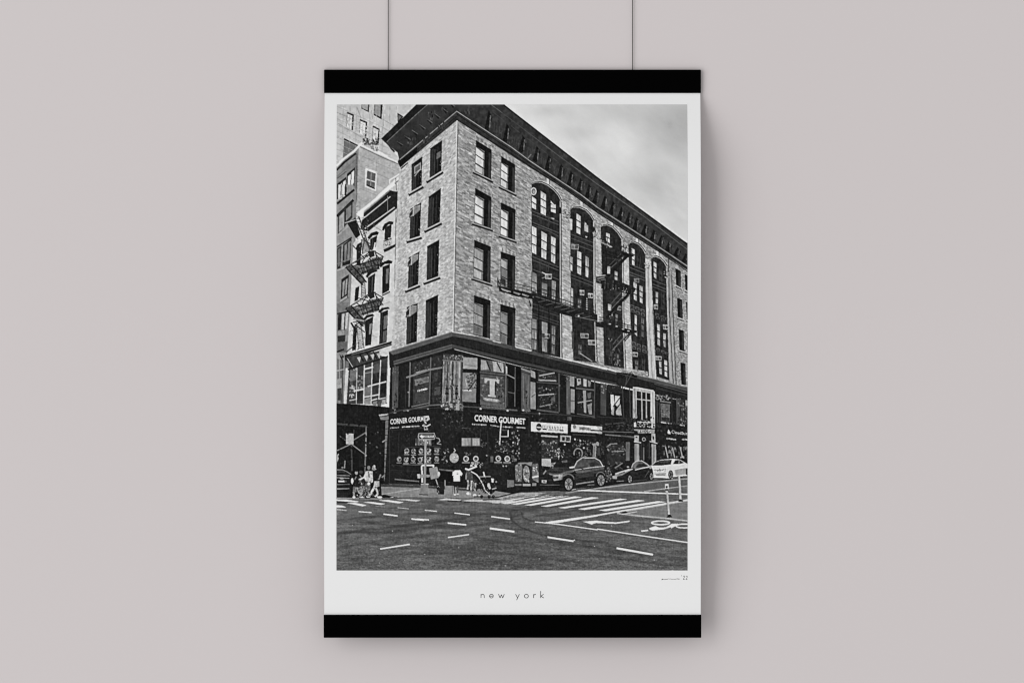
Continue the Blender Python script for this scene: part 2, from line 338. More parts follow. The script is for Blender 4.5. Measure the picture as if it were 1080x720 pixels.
# ---------------------------------------------------------------- ground floor of the white building, scaffold shed
def white_ground():
    poly(E(42, 60, 130, 80, 118, 398, 42, 402), 104, 14, 'v')
    for x in (60, 80, 95): line(E(x, 30, x - 3, 395), .8, 150 if x != 80 else 40)
    line(E(42, 150, 90, 140), 1.2, 160); poly(E(42, 215, 75, 205, 75, 280, 42, 285), 150, 14); poly(E(45, 285, 72, 280, 70, 375, 45, 375), 56, 10)
    poly(E(104, 130, 132, 130, 120, 400, 92, 400), 190, 8, 'v')
    q = E(130, 140, 426, 45, 420, 400, 112, 402); poly(q, 58, 10)
    clutter(E(140, 145, 190, 135, 185, 340, 135, 355), 40, 60, 200, 2.2, seed=5); clutter(E(195, 185, 240, 175, 238, 295, 190, 300), 22, 50, 160, 2.2, seed=6)
    for p, v in (((140, 150, 188, 140, 186, 220, 138, 235), 105), ((195, 310, 240, 300, 235, 380, 186, 385), 38), ((255, 152, 300, 142, 297, 245, 250, 258), 74), ((318, 105, 362, 92, 360, 160, 315, 170), 84),
                 ((315, 172, 360, 162, 356, 235, 312, 248), 40), ((378, 85, 420, 72, 418, 150, 376, 165), 52), ((375, 170, 416, 160, 414, 228, 372, 238), 34), ((250, 275, 298, 265, 295, 340, 246, 350), 112),
                 ((312, 270, 355, 260, 352, 330, 310, 340), 50), ((372, 255, 416, 245, 414, 355, 370, 362), 30), ((250, 362, 295, 352, 292, 405, 246, 405), 138), ((312, 385, 345, 378, 340, 415, 310, 412), 120)):
        poly(E(*p), v, 12, 'm')
    for a, w in (((248, 105, 242, 405), 1.4), ((308, 88, 298, 410), 1.3), ((372, 70, 357, 365), 1.1), ((192, 130, 186, 400), .9)):
        line(E(*a), w, 184)
    for a, w, v in (((275, 268, 420, 230), 1.4, 204), ((245, 350, 360, 330), 1.3, 196), ((355, 365, 430, 350), 1.1, 170), ((250, 138, 312, 122), 1.6, 210), ((180, 300, 240, 290), 1.6, 200), ((250, 170, 300, 160), .8, 150), ((135, 375, 190, 365), 1.1, 170), ((300, 375, 345, 362), 1.2, 190)):
        line(E(*a), w, v)
    poly(E(345, 378, 380, 365, 375, 420, 345, 425), 70, 20); poly(E(380, 370, 410, 365, 408, 400, 378, 410), 150, 20)
    line(E(125, 140, 426, 43), 1.8, 28)
    poly(E(428, 20, 460, 38, 446, 388, 414, 392), 204, 6, 'v'); line(E(462, 40, 448, 390), .9, 60); line(E(424, 50, 412, 390), .8, 110)
    # sidewalk shed
    poly(E(36, 398, 130, 408, 300, 412, 440, 428, 440, 480, 430, 720, 420, 1180, 36, 1180), 21, 4, 'm')
    line(E(42, 402, 200, 408, 436, 430), 1.0, 12)
    poly(E(42, 545, 268, 563, 268, 578, 42, 560), 64, 8)
    poly(E(355, 482, 440, 472, 440, 484, 362, 496), 158); poly(E(362, 500, 436, 492, 430, 522, 372, 522), 112, 12); line(E(355, 498, 440, 488), .7, 20)
    poly(E(408, 525, 437, 525, 422, 985, 396, 985), 106, 14, 'm')
    for k in range(9): line(F(398, 15 + k * 48, 436, 12 + k * 48), .6, 30)
    line(E(385, 690, 412, 672), 1.3, 130)
    for a, w, v in (((160, 102, 258, 42), 1.0, 118), ((62, 70, 106, 102), .9, 100), ((42, 178, 140, 132), 1.1, 128), ((150, 130, 265, 216), 1.1, 128), ((148, 60, 154, 330), 1.6, 66), ((168, 20, 168, 52), .9, 70), ((262, 0, 252, 345), 1.5, 96), ((262, 40, 258, 210), .7, 150)):
        line(F(*a), w, v)
    ell(*F(258, 45)[0], 1.1, 1.1, 130); ell(*F(258, 216)[0], 1.2, 1.1, 140)
    poly(F(107, 48, 166, 50, 165, 132, 108, 130), 168, 10); clutter(F(112, 60, 160, 60, 160, 120, 112, 120), 20, 120, 190, .9, .4, seed=8)
    for p in ((290, 122), (340, 150), (345, 155), (368, 198), (330, 50), (350, 40)): ell(*F(*p)[0], .9, .8, 80)
    poly(F(42, 210, 55, 200, 52, 240, 42, 270), 170)

# ---------------------------------------------------------------- the corner building
LQ = [(411, 187), (482, 126.5), (477.5, 350), (408, 372)]
RQ = [(482, 126.5), (725, 283), (727, 410), (477.5, 350)]

def corner_walls():
    brick([(422, 172), (482, 126), (477.8, 352), (412, 374), (415, 340), (419.5, 200)], LQ, 180, 14, 160, 34, 14)
    brick([(482, 126), (600, 201), (725, 284), (725, 412), (640, 388), (477.5, 352)], RQ, 150, 20, 160, 110, 19)
    line([(481.9, 127), (477.7, 350)], 1.0, 205); line([(483, 130), (478.8, 351)], .7, 92)
    poly([(421.5, 174), (423.5, 172.5), (415.5, 373), (413.5, 374)], 190, 8, a=.6)

def lwin(q, ac=False, sill=True, bars=False):
    poly(q, 24, 4); poly(sub(q, .02, .06, .3, .98), 54, 10, 'v', a=.8); poly(sub(q, .34, .12, .44, .95), 66, 10, a=.8); poly(sub(q, .62, .1, .7, .9), 44, 8)
    line([q[0], q[1]], .9, 10)
    clutter(sub(q, .86, .35, .98, .9), 5, 90, 190, .8, seed=int(q[0][0] * 7 + q[0][1]))
    if ac:
        poly([bil(q, -.12, .1), bil(q, .3, .0), bil(q, .92, .05), bil(q, .92, .2), bil(q, .3, .27), bil(q, -.12, .25)], 128, 10)
        line([bil(q, .3, -.04), bil(q, .28, .27)], .7, 186); line([bil(q, -.1, .25), bil(q, .3, .3), bil(q, .9, .24)], .7, 30); line([bil(q, -.12, .1), bil(q, .3, .0), bil(q, .92, .05)], .5, 180)
        poly([bil(q, -.06, .12), bil(q, .2, .04), bil(q, .2, .2), bil(q, -.06, .24)], 40, 20)
    if sill:
        a, b = lerp(q[3], q[2], -.22), lerp(q[3], q[2], 1.12)
        line([(a[0], a[1] + 1.9), (b[0], b[1] + 2.1)], 2.6, 16); line([(a[0], a[1] + .2), (b[0], b[1] + .2)], 1.5, 176)

def left_windows():
    lwin([(453.9, 157.1), (466.2, 148.6), (465.4, 181), (453.2, 188.6)]); q = [(453.9, 157.1), (466.2, 148.6), (465.4, 181), (453.2, 188.6)]
    poly(sub(q, .55, .3, .9, .5), 96, 12)
    q = [(434.3, 174), (445.3, 165.9), (444.7, 196.3), (434, 202.4)]; lwin(q); poly(sub(q, .25, .14, .9, .42), 150, 10); poly(sub(q, .35, .2, .8, .37), 90, 10); line([bil(q, .3, .5), bil(q, .8, .38)], .8, 170)
    lwin([(452.2, 208.2), (465.1, 199.2), (463.8, 234.8), (451.1, 241.2)])
    lwin([(433.1, 220.9), (444.2, 214.2), (443, 249.4), (432, 252.8)], ac=True)
    lwin([(450.7, 260.3), (463.3, 253.4), (462.3, 291.8), (450, 296.4)])
    lwin([(431.3, 272.2), (442.2, 266), (441, 300.4), (430.3, 304.8)], ac=True)
    lwin([(449.3, 317.2), (462.1, 311.2), (461, 353.5), (448.6, 357)], sill=False)
    lwin([(429.4, 324.2), (440.5, 320.2), (439.6, 360.2), (428.5, 363.2)], sill=False, ac=True)

def rwin(q, vals=(212, 205, 196), sill=True, lit=.5):
    poly(q, 22, 4); poly(sub(q, .84, .12, 1, 1), 52, 10, 'v')
    poly(sub(q, .0, .17, lit + .07, .98), 120, 8)
    poly([bil(q, 0, .2), bil(q, lit, .26), bil(q, lit, .46), bil(q, 0, .42)], vals[0] - 8, 14, 'v')
    poly([bil(q, 0, .45), bil(q, lit, .49), bil(q, lit, .72), bil(q, 0, .69)], vals[1] - 8, 14, 'v')
    poly([bil(q, 0, .74), bil(q, lit - .04, .78), bil(q, lit - .04, .97), bil(q, 0, .94)], vals[2] - 8, 14, 'v')
    line([bil(q, 0, .435), bil(q, lit + .06, .475)], .8, 40); line([bil(q, 0, .715), bil(q, lit + .06, .75)], .9, 34)
    line([bil(q, 0, .18), bil(q, lit + .05, .22)], .8, 60)
    line([q[0], q[3]], .5, 90); line([q[0], q[1]], 1.0, 12); line([q[1], q[2]], .7, 20)
    # upright bricks of the flat arch over the opening
    for k in range(9):
        p = bil(q, -.02 + k / 8 * 1.04, -.02); line([(p[0], p[1] - 4.2), p], .55, 96 if k % 2 else 176)
    if sill:
        a, b = lerp(q[3], q[2], -.1), lerp(q[3], q[2], 1.12)
        line([(a[0], a[1] + .2), (b[0], b[1] + .4)], 1.2, 150); line([(a[0], a[1] + 1.7), (b[0], b[1] + 2.0)], 1.7, 18)

def right_windows():
    rwin([(502.1, 148.6), (518.2, 158.6), (517.6, 189.4), (500.8, 181.6)])
    rwin([(501.3, 199.2), (518, 208.5), (517.3, 241), (500, 235.6)], (200, 220, 214))
    rwin([(500.3, 253.6), (517.3, 260.6), (516.8, 298.8), (499.2, 293.4)], (150, 176, 178))
    rwin([(500, 311.8), (517, 317.4), (516.3, 357), (499.4, 353)], (140, 150, 110), sill=False)
    rwin([(528.7, 165.6), (542.9, 174.2), (542.5, 203.8), (527.8, 197)], (216, 206, 200), lit=.46)
    rwin([(528.3, 214.2), (543.3, 221.6), (542.8, 253.4), (527.8, 248.6)], (205, 215, 222), lit=.46)
    rwin([(528.2, 266), (543.2, 270.8), (542.6, 306), (528, 301)], (170, 120, 60), lit=.4)
    rwin([(527.9, 321.2), (543.3, 325.5), (542.6, 366), (527.2, 362)], (130, 140, 110), sill=False, lit=.42)
    # far pair
    for k, q in enumerate(([(712.2, 283), (717.8, 286), (718, 304), (713, 301)], [(714, 313.9), (719.3, 316), (720, 336.8), (714.7, 334.7)], [(715.7, 347.2), (721, 348.6), (721.7, 371), (716.5, 369.4)], [(717.5, 382), (722.8, 383.3), (723.3, 406.6), (718.6, 405.7)],
                 [(722, 289), (727, 292), (727, 309), (722.8, 306)], [(723.3, 318), (728, 320), (728, 340), (724.3, 337.5)], [(724.4, 350), (728, 351), (728, 373), (724.8, 372)])):
        poly(q, 22, 5); poly(sub(q, .55, .1, .95, .95), 44, 8); line([lerp(q[3], q[2], -.1), lerp(q[3], q[2], 1.3)], 1.0, 180); 
        line([(q[3][0] - .4, q[3][1] + 1.2), (q[2][0] + .8, q[2][1] + 1.4)], .9, 50)

def bay(outline, edge=True):
    poly(outline, 27, 10, 'm')
    ins, sy, sx = mask_of(outline); CAN[sy, sx] += ins * (np.abs(NV[sy, sx]) * 13 + np.abs(N1[sy, sx]) * 8 + np.maximum(NH[sy, sx], 0) * 9)
def stack(P, pts, val, n=3, jitter=6):
    q = P(*pts); rr = random.Random(int(pts[0] * 3 + pts[1]))
    for k in range(n):
        vv = min(val, 208) + rr.uniform(-20, 8); poly(sub(q, 0, k / n, 1, (k + 1) / n), vv, jitter + 9, 'v')
        poly(sub(q, 0, k / n, 1, k / n + .3 / n), vv - 22, 6); 
        if rr.random() < .5: line([bil(q, rr.uniform(.2, .8), k / n), bil(q, rr.uniform(.2, .8), (k + 1) / n)], .7, vv - 45)
    for k in range(1, n): line([bil(q, -.05, k / n), bil(q, 1.05, k / n)], .9, 30)
    line([q[0], q[3]], .5, 60); line([q[1], q[2]], .5, 70)
def acbox(P, x0, y0, x1, y1, val=186):
    val -= 26
    q = P(x0, y0, x1, y0 + 4, x1 - 2, y1 + 3, x0 + 2, y1); poly(q, val); poly(sub(q, .5, .25, .9, .8), 62, 14); poly(sub(q, .08, .3, .42, .85), 110, 26); line([(q[3][0], q[3][1] + .6), (q[2][0], q[2][1] + .6)], .8, 20)

def bays():
    # bay 1
    bay(B3(222, 10, 222, -10, 250, -20, 290, -18, 340, 5, 385, 40, 420, 80, 442, 125, 440, 400, 442, 780, 440, 1310, 225, 1265, 226, 900, 222, 300))
    for p in ((222, 85, 258, 112, 255, 190, 222, 172),): stack(B3, p, 206, 2)
    stack(B3, (288, 45, 332, 75, 330, 236, 288, 215), 216); poly(B3(288, 42, 332, 42, 332, 75, 310, 52), 27); stack(B3, (365, 150, 405, 150, 405, 217, 365, 203), 216, 2); poly(B3(366, 120, 394, 152, 380, 148, 366, 140), 206)
    poly(B3(365, 250, 395, 255, 385, 268), 220)
    stack(B3, (222, 312, 260, 330, 257, 530, 222, 512), 216); stack(B3, (293, 350, 338, 376, 333, 568, 293, 548), 220); stack(B3, (367, 388, 405, 408, 400, 600, 367, 580), 214)
    for y in (200, 225, 285, 545, 570, 640):
        line(B3(228, y, 432, y + 82), .8, 84)
    for x in (285, 350): line(B3(x, 235, x, 330), .8, 60); line(B3(x, 590, x, 660), .8, 60)
    line(B3(228, 305, 350, 350, 432, 395), .8, 74)
    stack(D3, (222, 10, 260, 28, 262, 176, 222, 156), 152, 2, 16); stack(D3, (297, 92, 340, 106, 337, 202, 297, 192), 138, 2, 20); stack(D3, (372, 75, 405, 86, 402, 226, 372, 214), 160, 2, 24)
    acbox(D3, 322, 24, 374, 66, 196); line(D3(300, 15, 330, 30), .8, 190); line(D3(300, 60, 330, 50), .7, 150)
    stack(D3, (222, 366, 260, 374, 258, 604, 222, 596), 150, 3, 16); stack(D3, (297, 388, 342, 400, 338, 622, 300, 612), 156, 2, 26); stack(D3, (372, 418, 402, 426, 395, 640, 372, 630), 132, 3, 26)
    acbox(D3, 318, 478, 360, 516, 190); poly(D3(300, 480, 320, 478, 322, 512, 304, 510), 60)
    for y in (255, 285, 330, 350): line(D3(230, y, 436, y + 66), .7, 70)
    line(D3(275, 240, 275, 620), 1.0, 14); line(D3(352, 250, 352, 640), 1.0, 14)
    # arch mouldings
    # pier 1/2
    for P in (B3,):
        poly(P(442, 120, 515, 170, 515, 560, 522, 900, 535, 1330, 455, 1310, 445, 800), 168, 18, 'm')
    brick(B3(446, 130, 516, 180, 516, 560, 522, 900, 536, 1330, 452, 1312, 446, 800), RQ, 168, 18, 150, 84, 16)
    line(B3(437, 125, 437, 800, 444, 1310), 1.0, 172); line(B3(446, 130, 446, 800, 452, 1312), .8, 26); line(B3(430, 130, 430, 700, 436, 1300), .9, 24)
    q = B3(452, 180, 530, 205, 525, 258, 460, 246); poly(q, 160, 20); clutter(q, 40, 40, 215, 1.2, seed=11)
    ell(*B3(436, 195)[0], 1.8, 3.4, 28); poly(B3(510, 255, 535, 262, 530, 345, 512, 342), 196, 10)
    ell(*B3(236, 50)[0], 3.2, 4.2, 100); ring(*B3(236, 50)[0], 2.6, 3.6, 1.0, 196); ell(*B3(238, 54)[0], 1.2, 1.8, 150)
    # bay 2
    bay(B3(515, 180, 530, 168, 580, 172, 630, 195, 665, 232, 690, 275, 692, 560, 700, 900, 715, 1350, 538, 1330, 522, 900, 514, 560))
    poly(B3(510, 255, 531, 262, 528, 345, 511, 342), 190, 10)
    stack(B3, (560, 216, 595, 240, 592, 380, 560, 364), 214); stack(B3, (620, 290, 652, 312, 652, 362, 620, 350), 188, 1); poly(B3(622, 282, 640, 296, 630, 300), 210); poly(B3(628, 388, 645, 394, 634, 404), 210)
    stack(B3, (512, 540, 534, 552, 530, 657, 512, 645), 206, 2); stack(B3, (565, 500, 600, 515, 598, 686, 565, 670), 216); stack(B3, (628, 538, 656, 556, 652, 706, 628, 694), 176, 2)
    acbox(B3, 520, 448, 580, 490, 168)
    for y in (395, 425, 460, 700, 725): line(B3(520, y - 20, 690, y + 45), .8, 78)
    acbox(D3, 585, 148, 622, 188, 200); acbox(D3, 648, 172, 690, 210, 198)
    stack(D3, (570, 215, 598, 222, 595, 292, 570, 286), 124, 2, 26); stack(D3, (634, 230, 650, 235, 648, 300, 634, 296), 110, 2, 26); stack(D3, (518, 130, 536, 140, 536, 275, 518, 268), 190, 2, 10)
    for k in range(6): ell(*D3(640, 215 + k * 16)[0], .7, .6, 190)
    acbox(D3, 590, 476, 655, 514, 172); acbox(D3, 648, 526, 714, 566, 190); stack(D3, (575, 560, 600, 566, 598, 640, 575, 636), 96, 2, 20)
    line(D3(590, 630, 680, 690), .9, 150); line(D3(540, 655, 690, 700), .6, 70); poly(D3(524, 460, 540, 465, 540, 600, 526, 596), 70, 20)
    # pier 2/3
    brick([(626.5, 240), (633.5, 244), (633.5, 320), (637, 381), (630, 380), (627.5, 320)], RQ, 172, 16, 150, 84, 14)
    line([(626, 234), (626.5, 320), (628.6, 381)], .9, 178); line([(627.4, 238), (627.8, 320), (630, 381)], .6, 36)
    clutter([(624.5, 241), (637, 245), (637, 255), (626, 252)], 34, 40, 220, 1.2, seed=12); ell(625.4, 242, 1.6, 3.0, 30)
    # bay 3
    bay(M(25, 250, 28, 240, 70, 232, 110, 250, 150, 290, 180, 340, 187, 480, 190, 720, 205, 1320, 52, 1295, 38, 700, 30, 400))
    stack(M, (64, 290, 96, 302, 95, 372, 66, 352), 206, 2); poly(M(72, 320, 78, 318, 78, 372, 72, 370), 70); stack(M, (75, 540, 102, 546, 98, 604, 72, 600), 198, 1); stack(M, (130, 580, 155, 590, 152, 660, 130, 650), 150, 2, 26)
    stack(N, (80, 145, 108, 155, 105, 200, 80, 196), 164, 1, 10); stack(N, (136, 222, 156, 232, 150, 290, 136, 284), 150, 2, 16); acbox(N, 150, 160, 182, 196, 170)
    clutter(N(90, 200, 120, 205, 115, 280, 90, 275), 12, 60, 200, 1, seed=13); clutter(N(80, 400, 190, 420, 185, 630, 75, 610), 40, 40, 130, 1.0, 2.2, seed=14)
    stack(N, (148, 525, 165, 530, 162, 600, 148, 598), 116, 2, 18); stack(N, (95, 440, 112, 446, 110, 600, 96, 596), 80, 3, 18)
    # pier 3/4
    brick([(657, 262), (663, 266), (664, 330), (666.9, 392), (659.5, 390), (657.5, 330)], RQ, 178, 14, 150, 84, 12)
    line([(656.2, 250), (656.8, 330), (658.6, 389)], .8, 172); line([(657.6, 258), (658, 330), (660, 389)], .6, 40)
    clutter([(655, 256.5), (664, 260), (663, 268), (656, 266)], 30, 60, 220, 1.1, seed=15)
    # bay 4
    bay(M(235, 380, 240, 368, 268, 362, 310, 380, 340, 412, 358, 445, 360, 720, 385, 1345, 268, 1325, 250, 900, 240, 560))
    stack(M, (258, 408, 285, 420, 282, 546, 262, 532), 208, 3); stack(M, (305, 470, 325, 480, 322, 560, 306, 552), 66, 2, 10)
    stack(M, (270, 670, 300, 686, 298, 720, 272, 720), 190, 1); acbox(M, 276, 636, 318, 668, 150)
    stack(N, (272, -20, 300, -5, 298, 125, 275, 112), 192, 3); stack(N, (318, 5, 346, 18, 343, 146, 320, 132), 178, 3)
    stack(N, (280, 226, 300, 236, 302, 395, 282, 372), 178, 2, 16); stack(N, (333, 248, 355, 258, 352, 402, 335, 392), 104, 3, 26)
    for x, y in ((250, 150), (288, 165), (328, 182), (252, 182), (290, 198), (330, 212), (262, 430), (298, 445), (340, 458), (262, 462), (300, 478), (342, 490)):
        q = N(x, y, x + 30, y + 10, x + 30, y + 32, x, y + 22); poly(q, 96); poly(sub(q, .2, .3, .85, .85), 36)
    for y in (530, 555, 590, 610): line(M(245, y, 358, y + 44), .8, 82)
    acbox(N, 264, 510, 308, 546, 188); stack(N, (285, 572, 310, 578, 308, 652, 286, 644), 112, 2, 16); stack(N, (340, 560, 358, 566, 356, 650, 342, 646), 70, 2, 16)
    # pier 4/5
    poly([(680.3, 272), (687, 276), (688, 340), (692, 400), (684, 398), (681.5, 340)], 184, 14, 'v')
    line([(680, 268), (681.2, 340), (684, 396)], .9, 60); line([(683.6, 276), (684.6, 340), (688, 398)], .5, 120)
    clutter([(679, 274), (688, 278), (687.4, 284), (680, 283)], 26, 70, 215, 1.1, seed=16)
    # bay 5
    bay(M(408, 490, 412, 478, 440, 472, 475, 488, 502, 515, 520, 548, 524, 720, 545, 1410, 448, 1382, 425, 900, 412, 640))
    stack(M, (424, 508, 450, 524, 448, 642, 428, 626), 206, 3); stack(M, (468, 560, 490, 572, 488, 660, 470, 650), 62, 2, 10)
    stack(N, (440, 54, 462, 60, 458, 196, 442, 190), 186, 3); acbox(N, 426, 150, 460, 186, 186); stack(N, (486, 60, 505, 66, 505, 190, 488, 184), 70, 3, 16)
    stack(N, (452, 298, 476, 306, 475, 468, 456, 456), 196, 3); stack(N, (498, 368, 520, 374, 518, 478, 500, 468), 176, 2); acbox(N, 497, 302, 540, 340, 194)
    acbox(N, 440, 540, 488, 572, 190); stack(N, (466, 580, 488, 586, 490, 684, 470, 674), 196, 2); stack(N, (505, 570, 530, 578, 532, 704, 510, 692), 200, 3)
    for x, y in ((440, 215), (480, 232), (515, 250), (445, 240), (482, 258), (448, 480), (485, 496), (515, 510)):
        q = N(x, y, x + 28, y + 9, x + 28, y + 26, x, y + 18); poly(q, 90); poly(sub(q, .2, .3, .85, .85), 34)
    for y in (650, 680, 700): line(M(420, y, 520, y + 40), .8, 82)
    # end pier and downpipe
    poly([(703, 287), (708, 289), (712.4, 405), (706, 402)], 150, 12, 'v'); line([(705, 272), (706, 330), (710, 404)], .8, 40); line([(708.3, 290), (710, 340), (713, 405)], .9, 70); line([(703.2, 284), (704, 330), (707.4, 402)], .7, 176)
    clutter([(700, 286), (706, 288), (706, 294), (701, 293)], 18, 40, 190, 1.1, seed=17)
    for P, c in ((B3, (222, -4, 250, -14, 290, -12, 340, 11, 385, 46, 420, 86, 442, 128)), (B3, (515, 186, 530, 174, 580, 178, 630, 201, 665, 238, 690, 280)), (M, (26, 250, 32, 244, 70, 238, 110, 256, 150, 296, 184, 345)),
                 (M, (236, 384, 242, 372, 268, 367, 310, 386, 340, 418, 360, 450)), (M, (409, 492, 414, 482, 440, 477, 475, 493, 502, 520, 522, 552))):
        pts = P(*c)
        line([(x + .9, y - 1.5) for x, y in pts], .8, 24); line([(x + .5, y - .7) for x, y in pts], .7, 170); line([(x + 1.4, y - 2.3) for x, y in pts], .7, 186)
    # console blocks where the arches meet the frieze
    for p in ((335, 605), (595, 612 + 195 - 105 - 90)): pass
    for x, y in ((577.5, 190.5), (612.8, 213.6), (645, 234.5), (671.5, 252), (693, 266)):
        poly([(x - 1, y - 3.5), (x + 1.6, y - 2), (x + 1.6, y + 4), (x - 1, y + 3)], 196, 10); line([(x + 2, y - 1.6), (x + 2, y + 4)], .6, 60)

def fire_escape():
    # long balcony of the third storey
    q = D2(612, 125, 720, 160, 720, 185, 615, 148)
    poly(D3(-30, 116, 255, 184, 262, 226, 100, 196, -25, 158), 26)
    for x in (0, 85, 150, 230):
        poly(D3(x, 140 + x * .24, x + 55, 158 + x * .24, x + 40, 168 + x * .24, x - 4, 150 + x * .24), 128, 40)
    line(D2(612, 60, 614, 130), 1.2, 26); line(D2(614, 72, 640, 140), .8, 40); line(D2(640, 140, 710, 164), 1.1, 150)
    poly(D3(238, 190, 300, 200, 440, 245, 535, 282, 640, 320, 720, 336, 720, 396, 560, 362, 420, 324, 300, 276, 238, 244), 28, 8)
    for x in (300, 360, 420, 470, 515, 580, 640):
        y = 225 + (x - 300) * .35; line(D3(x - 28, y + 16, x + 36, y + 2), .7, 84)
    line(D3(245, 198, 540, 286), .8, 92); line(D3(205, 232, 214, 275), 1.2, 30); ell(*D3(578, 346)[0], 1.0, .9, 200); line(D3(550, 350, 720, 385), .7, 110)
    # stair tower on the third bay: platforms and flights
    poly(M(30, 392, 120, 396, 205, 438, 272, 462, 262, 478, 215, 478, 60, 500, 38, 500), 32, 9)
    line(M(20, 360, 110, 400), 1.3, 150, n=30); clutter(M(15, 330, 80, 370, 110, 420, 25, 380), 24, 30, 190, 1.1, seed=21)
    poly(M(40, 500, 180, 470, 130, 560, 60, 640, 45, 600), 30, 8)
    for a, w, v in (((236, 458, 60, 640), 3.0, 24), ((220, 440, 140, 530), 1.4, 40), ((200, 470, 100, 560), .7, 96), ((180, 450, 90, 540), .7, 88), ((272, 466, 200, 455), 2, 18), ((60, 480, 180, 500), .7, 60)):
        line(M(*a), w, v)
    stack(M, (75, 545, 100, 548, 97, 604, 73, 602), 196, 1)
    poly(M(-10, 620, 60, 612, 140, 650, 240, 690, 290, 718, 280, 745, 160, 710, 60, 690, -10, 670), 32, 10)
    line(M(-5, 622, 60, 614), 1.0, 160); line(M(0, 640, 55, 630), .8, 150); line(M(0, 655, 60, 645), .7, 120)
    poly(N(30, 0, 120, 0, 262, 42, 268, 62, 230, 72, 120, 42, 30, 30), 26, 8)
    clutter(N(60, 10, 240, 30, 240, 60, 80, 40), 12, 120, 210, .9, seed=22)
    for a, w, v in (((245, 62, 70, 250), 2.6, 26), ((215, 70, 110, 180), .8, 100), ((180, 60, 100, 150), .8, 84), ((240, 85, 200, 130), .9, 84)):
        line(N(*a), w, v)
    poly(N(-10, 285, 50, 280, 130, 305, 200, 330, 298, 350, 300, 366, 220, 372, 60, 330, -10, 320), 28, 9)
    for x, y in ((95, 300), (145, 318), (195, 338), (235, 352)): ell(*N(x, y)[0], 1.4, .7, 170)
    for a, w, v in (((246, 372, 130, 480), 1.2, 60), ((225, 375, 112, 500), .7, 110), ((255, 372, 208, 430), 1.0, 28), ((180, 380, 120, 450), .7, 90)):
        line(N(*a), w, v)
    line(N(200, 420, 240, 372), 1.2, 30)
    for a in ((60, 640, 56, 720), (120, 655, 116, 720)): line(M(*a), .6, 90)
    for y0 in (0, 280):                                   # railings round the two upper platforms and the lower one
        for t in range(9): line(N(20 + t * 30, y0 - 34 + t * 9, 20 + t * 30, y0 + 14 + t * 7), .45, 34 if t % 2 else 120)
        line(N(15, y0 - 34, 280, y0 + 40), .7, 26); line(N(15, y0 - 16, 280, y0 + 56), .5, 30)
    for t in range(12): line(D3(250 + t * 38, 150 + t * 13, 250 + t * 38, 205 + t * 13), .45, 26)
    line(D3(245, 150, 700, 306), .7, 24); line(D3(245, 172, 700, 328), .5, 26)
    for t in range(8): line(D3(-18 + t * 34, 72 + t * 9, -18 + t * 34, 128 + t * 9), .45, 40)
    line(D3(-25, 72, 250, 140), .6, 34); line(D3(-25, 95, 250, 164), .5, 44)
    for a in ((40, 420, 190, 470), (40, 445, 180, 490), (60, 400, 70, 500), (100, 405, 105, 500), (140, 420, 145, 490), (190, 440, 150, 520)): line(M(*a), .6, 20)
    for a in ((205, 460, 215, 400), (240, 462, 245, 410), (180, 440, 185, 390)): line(M(*a), .5, 30)
    line(M(150, 388, 262, 420), .7, 26)

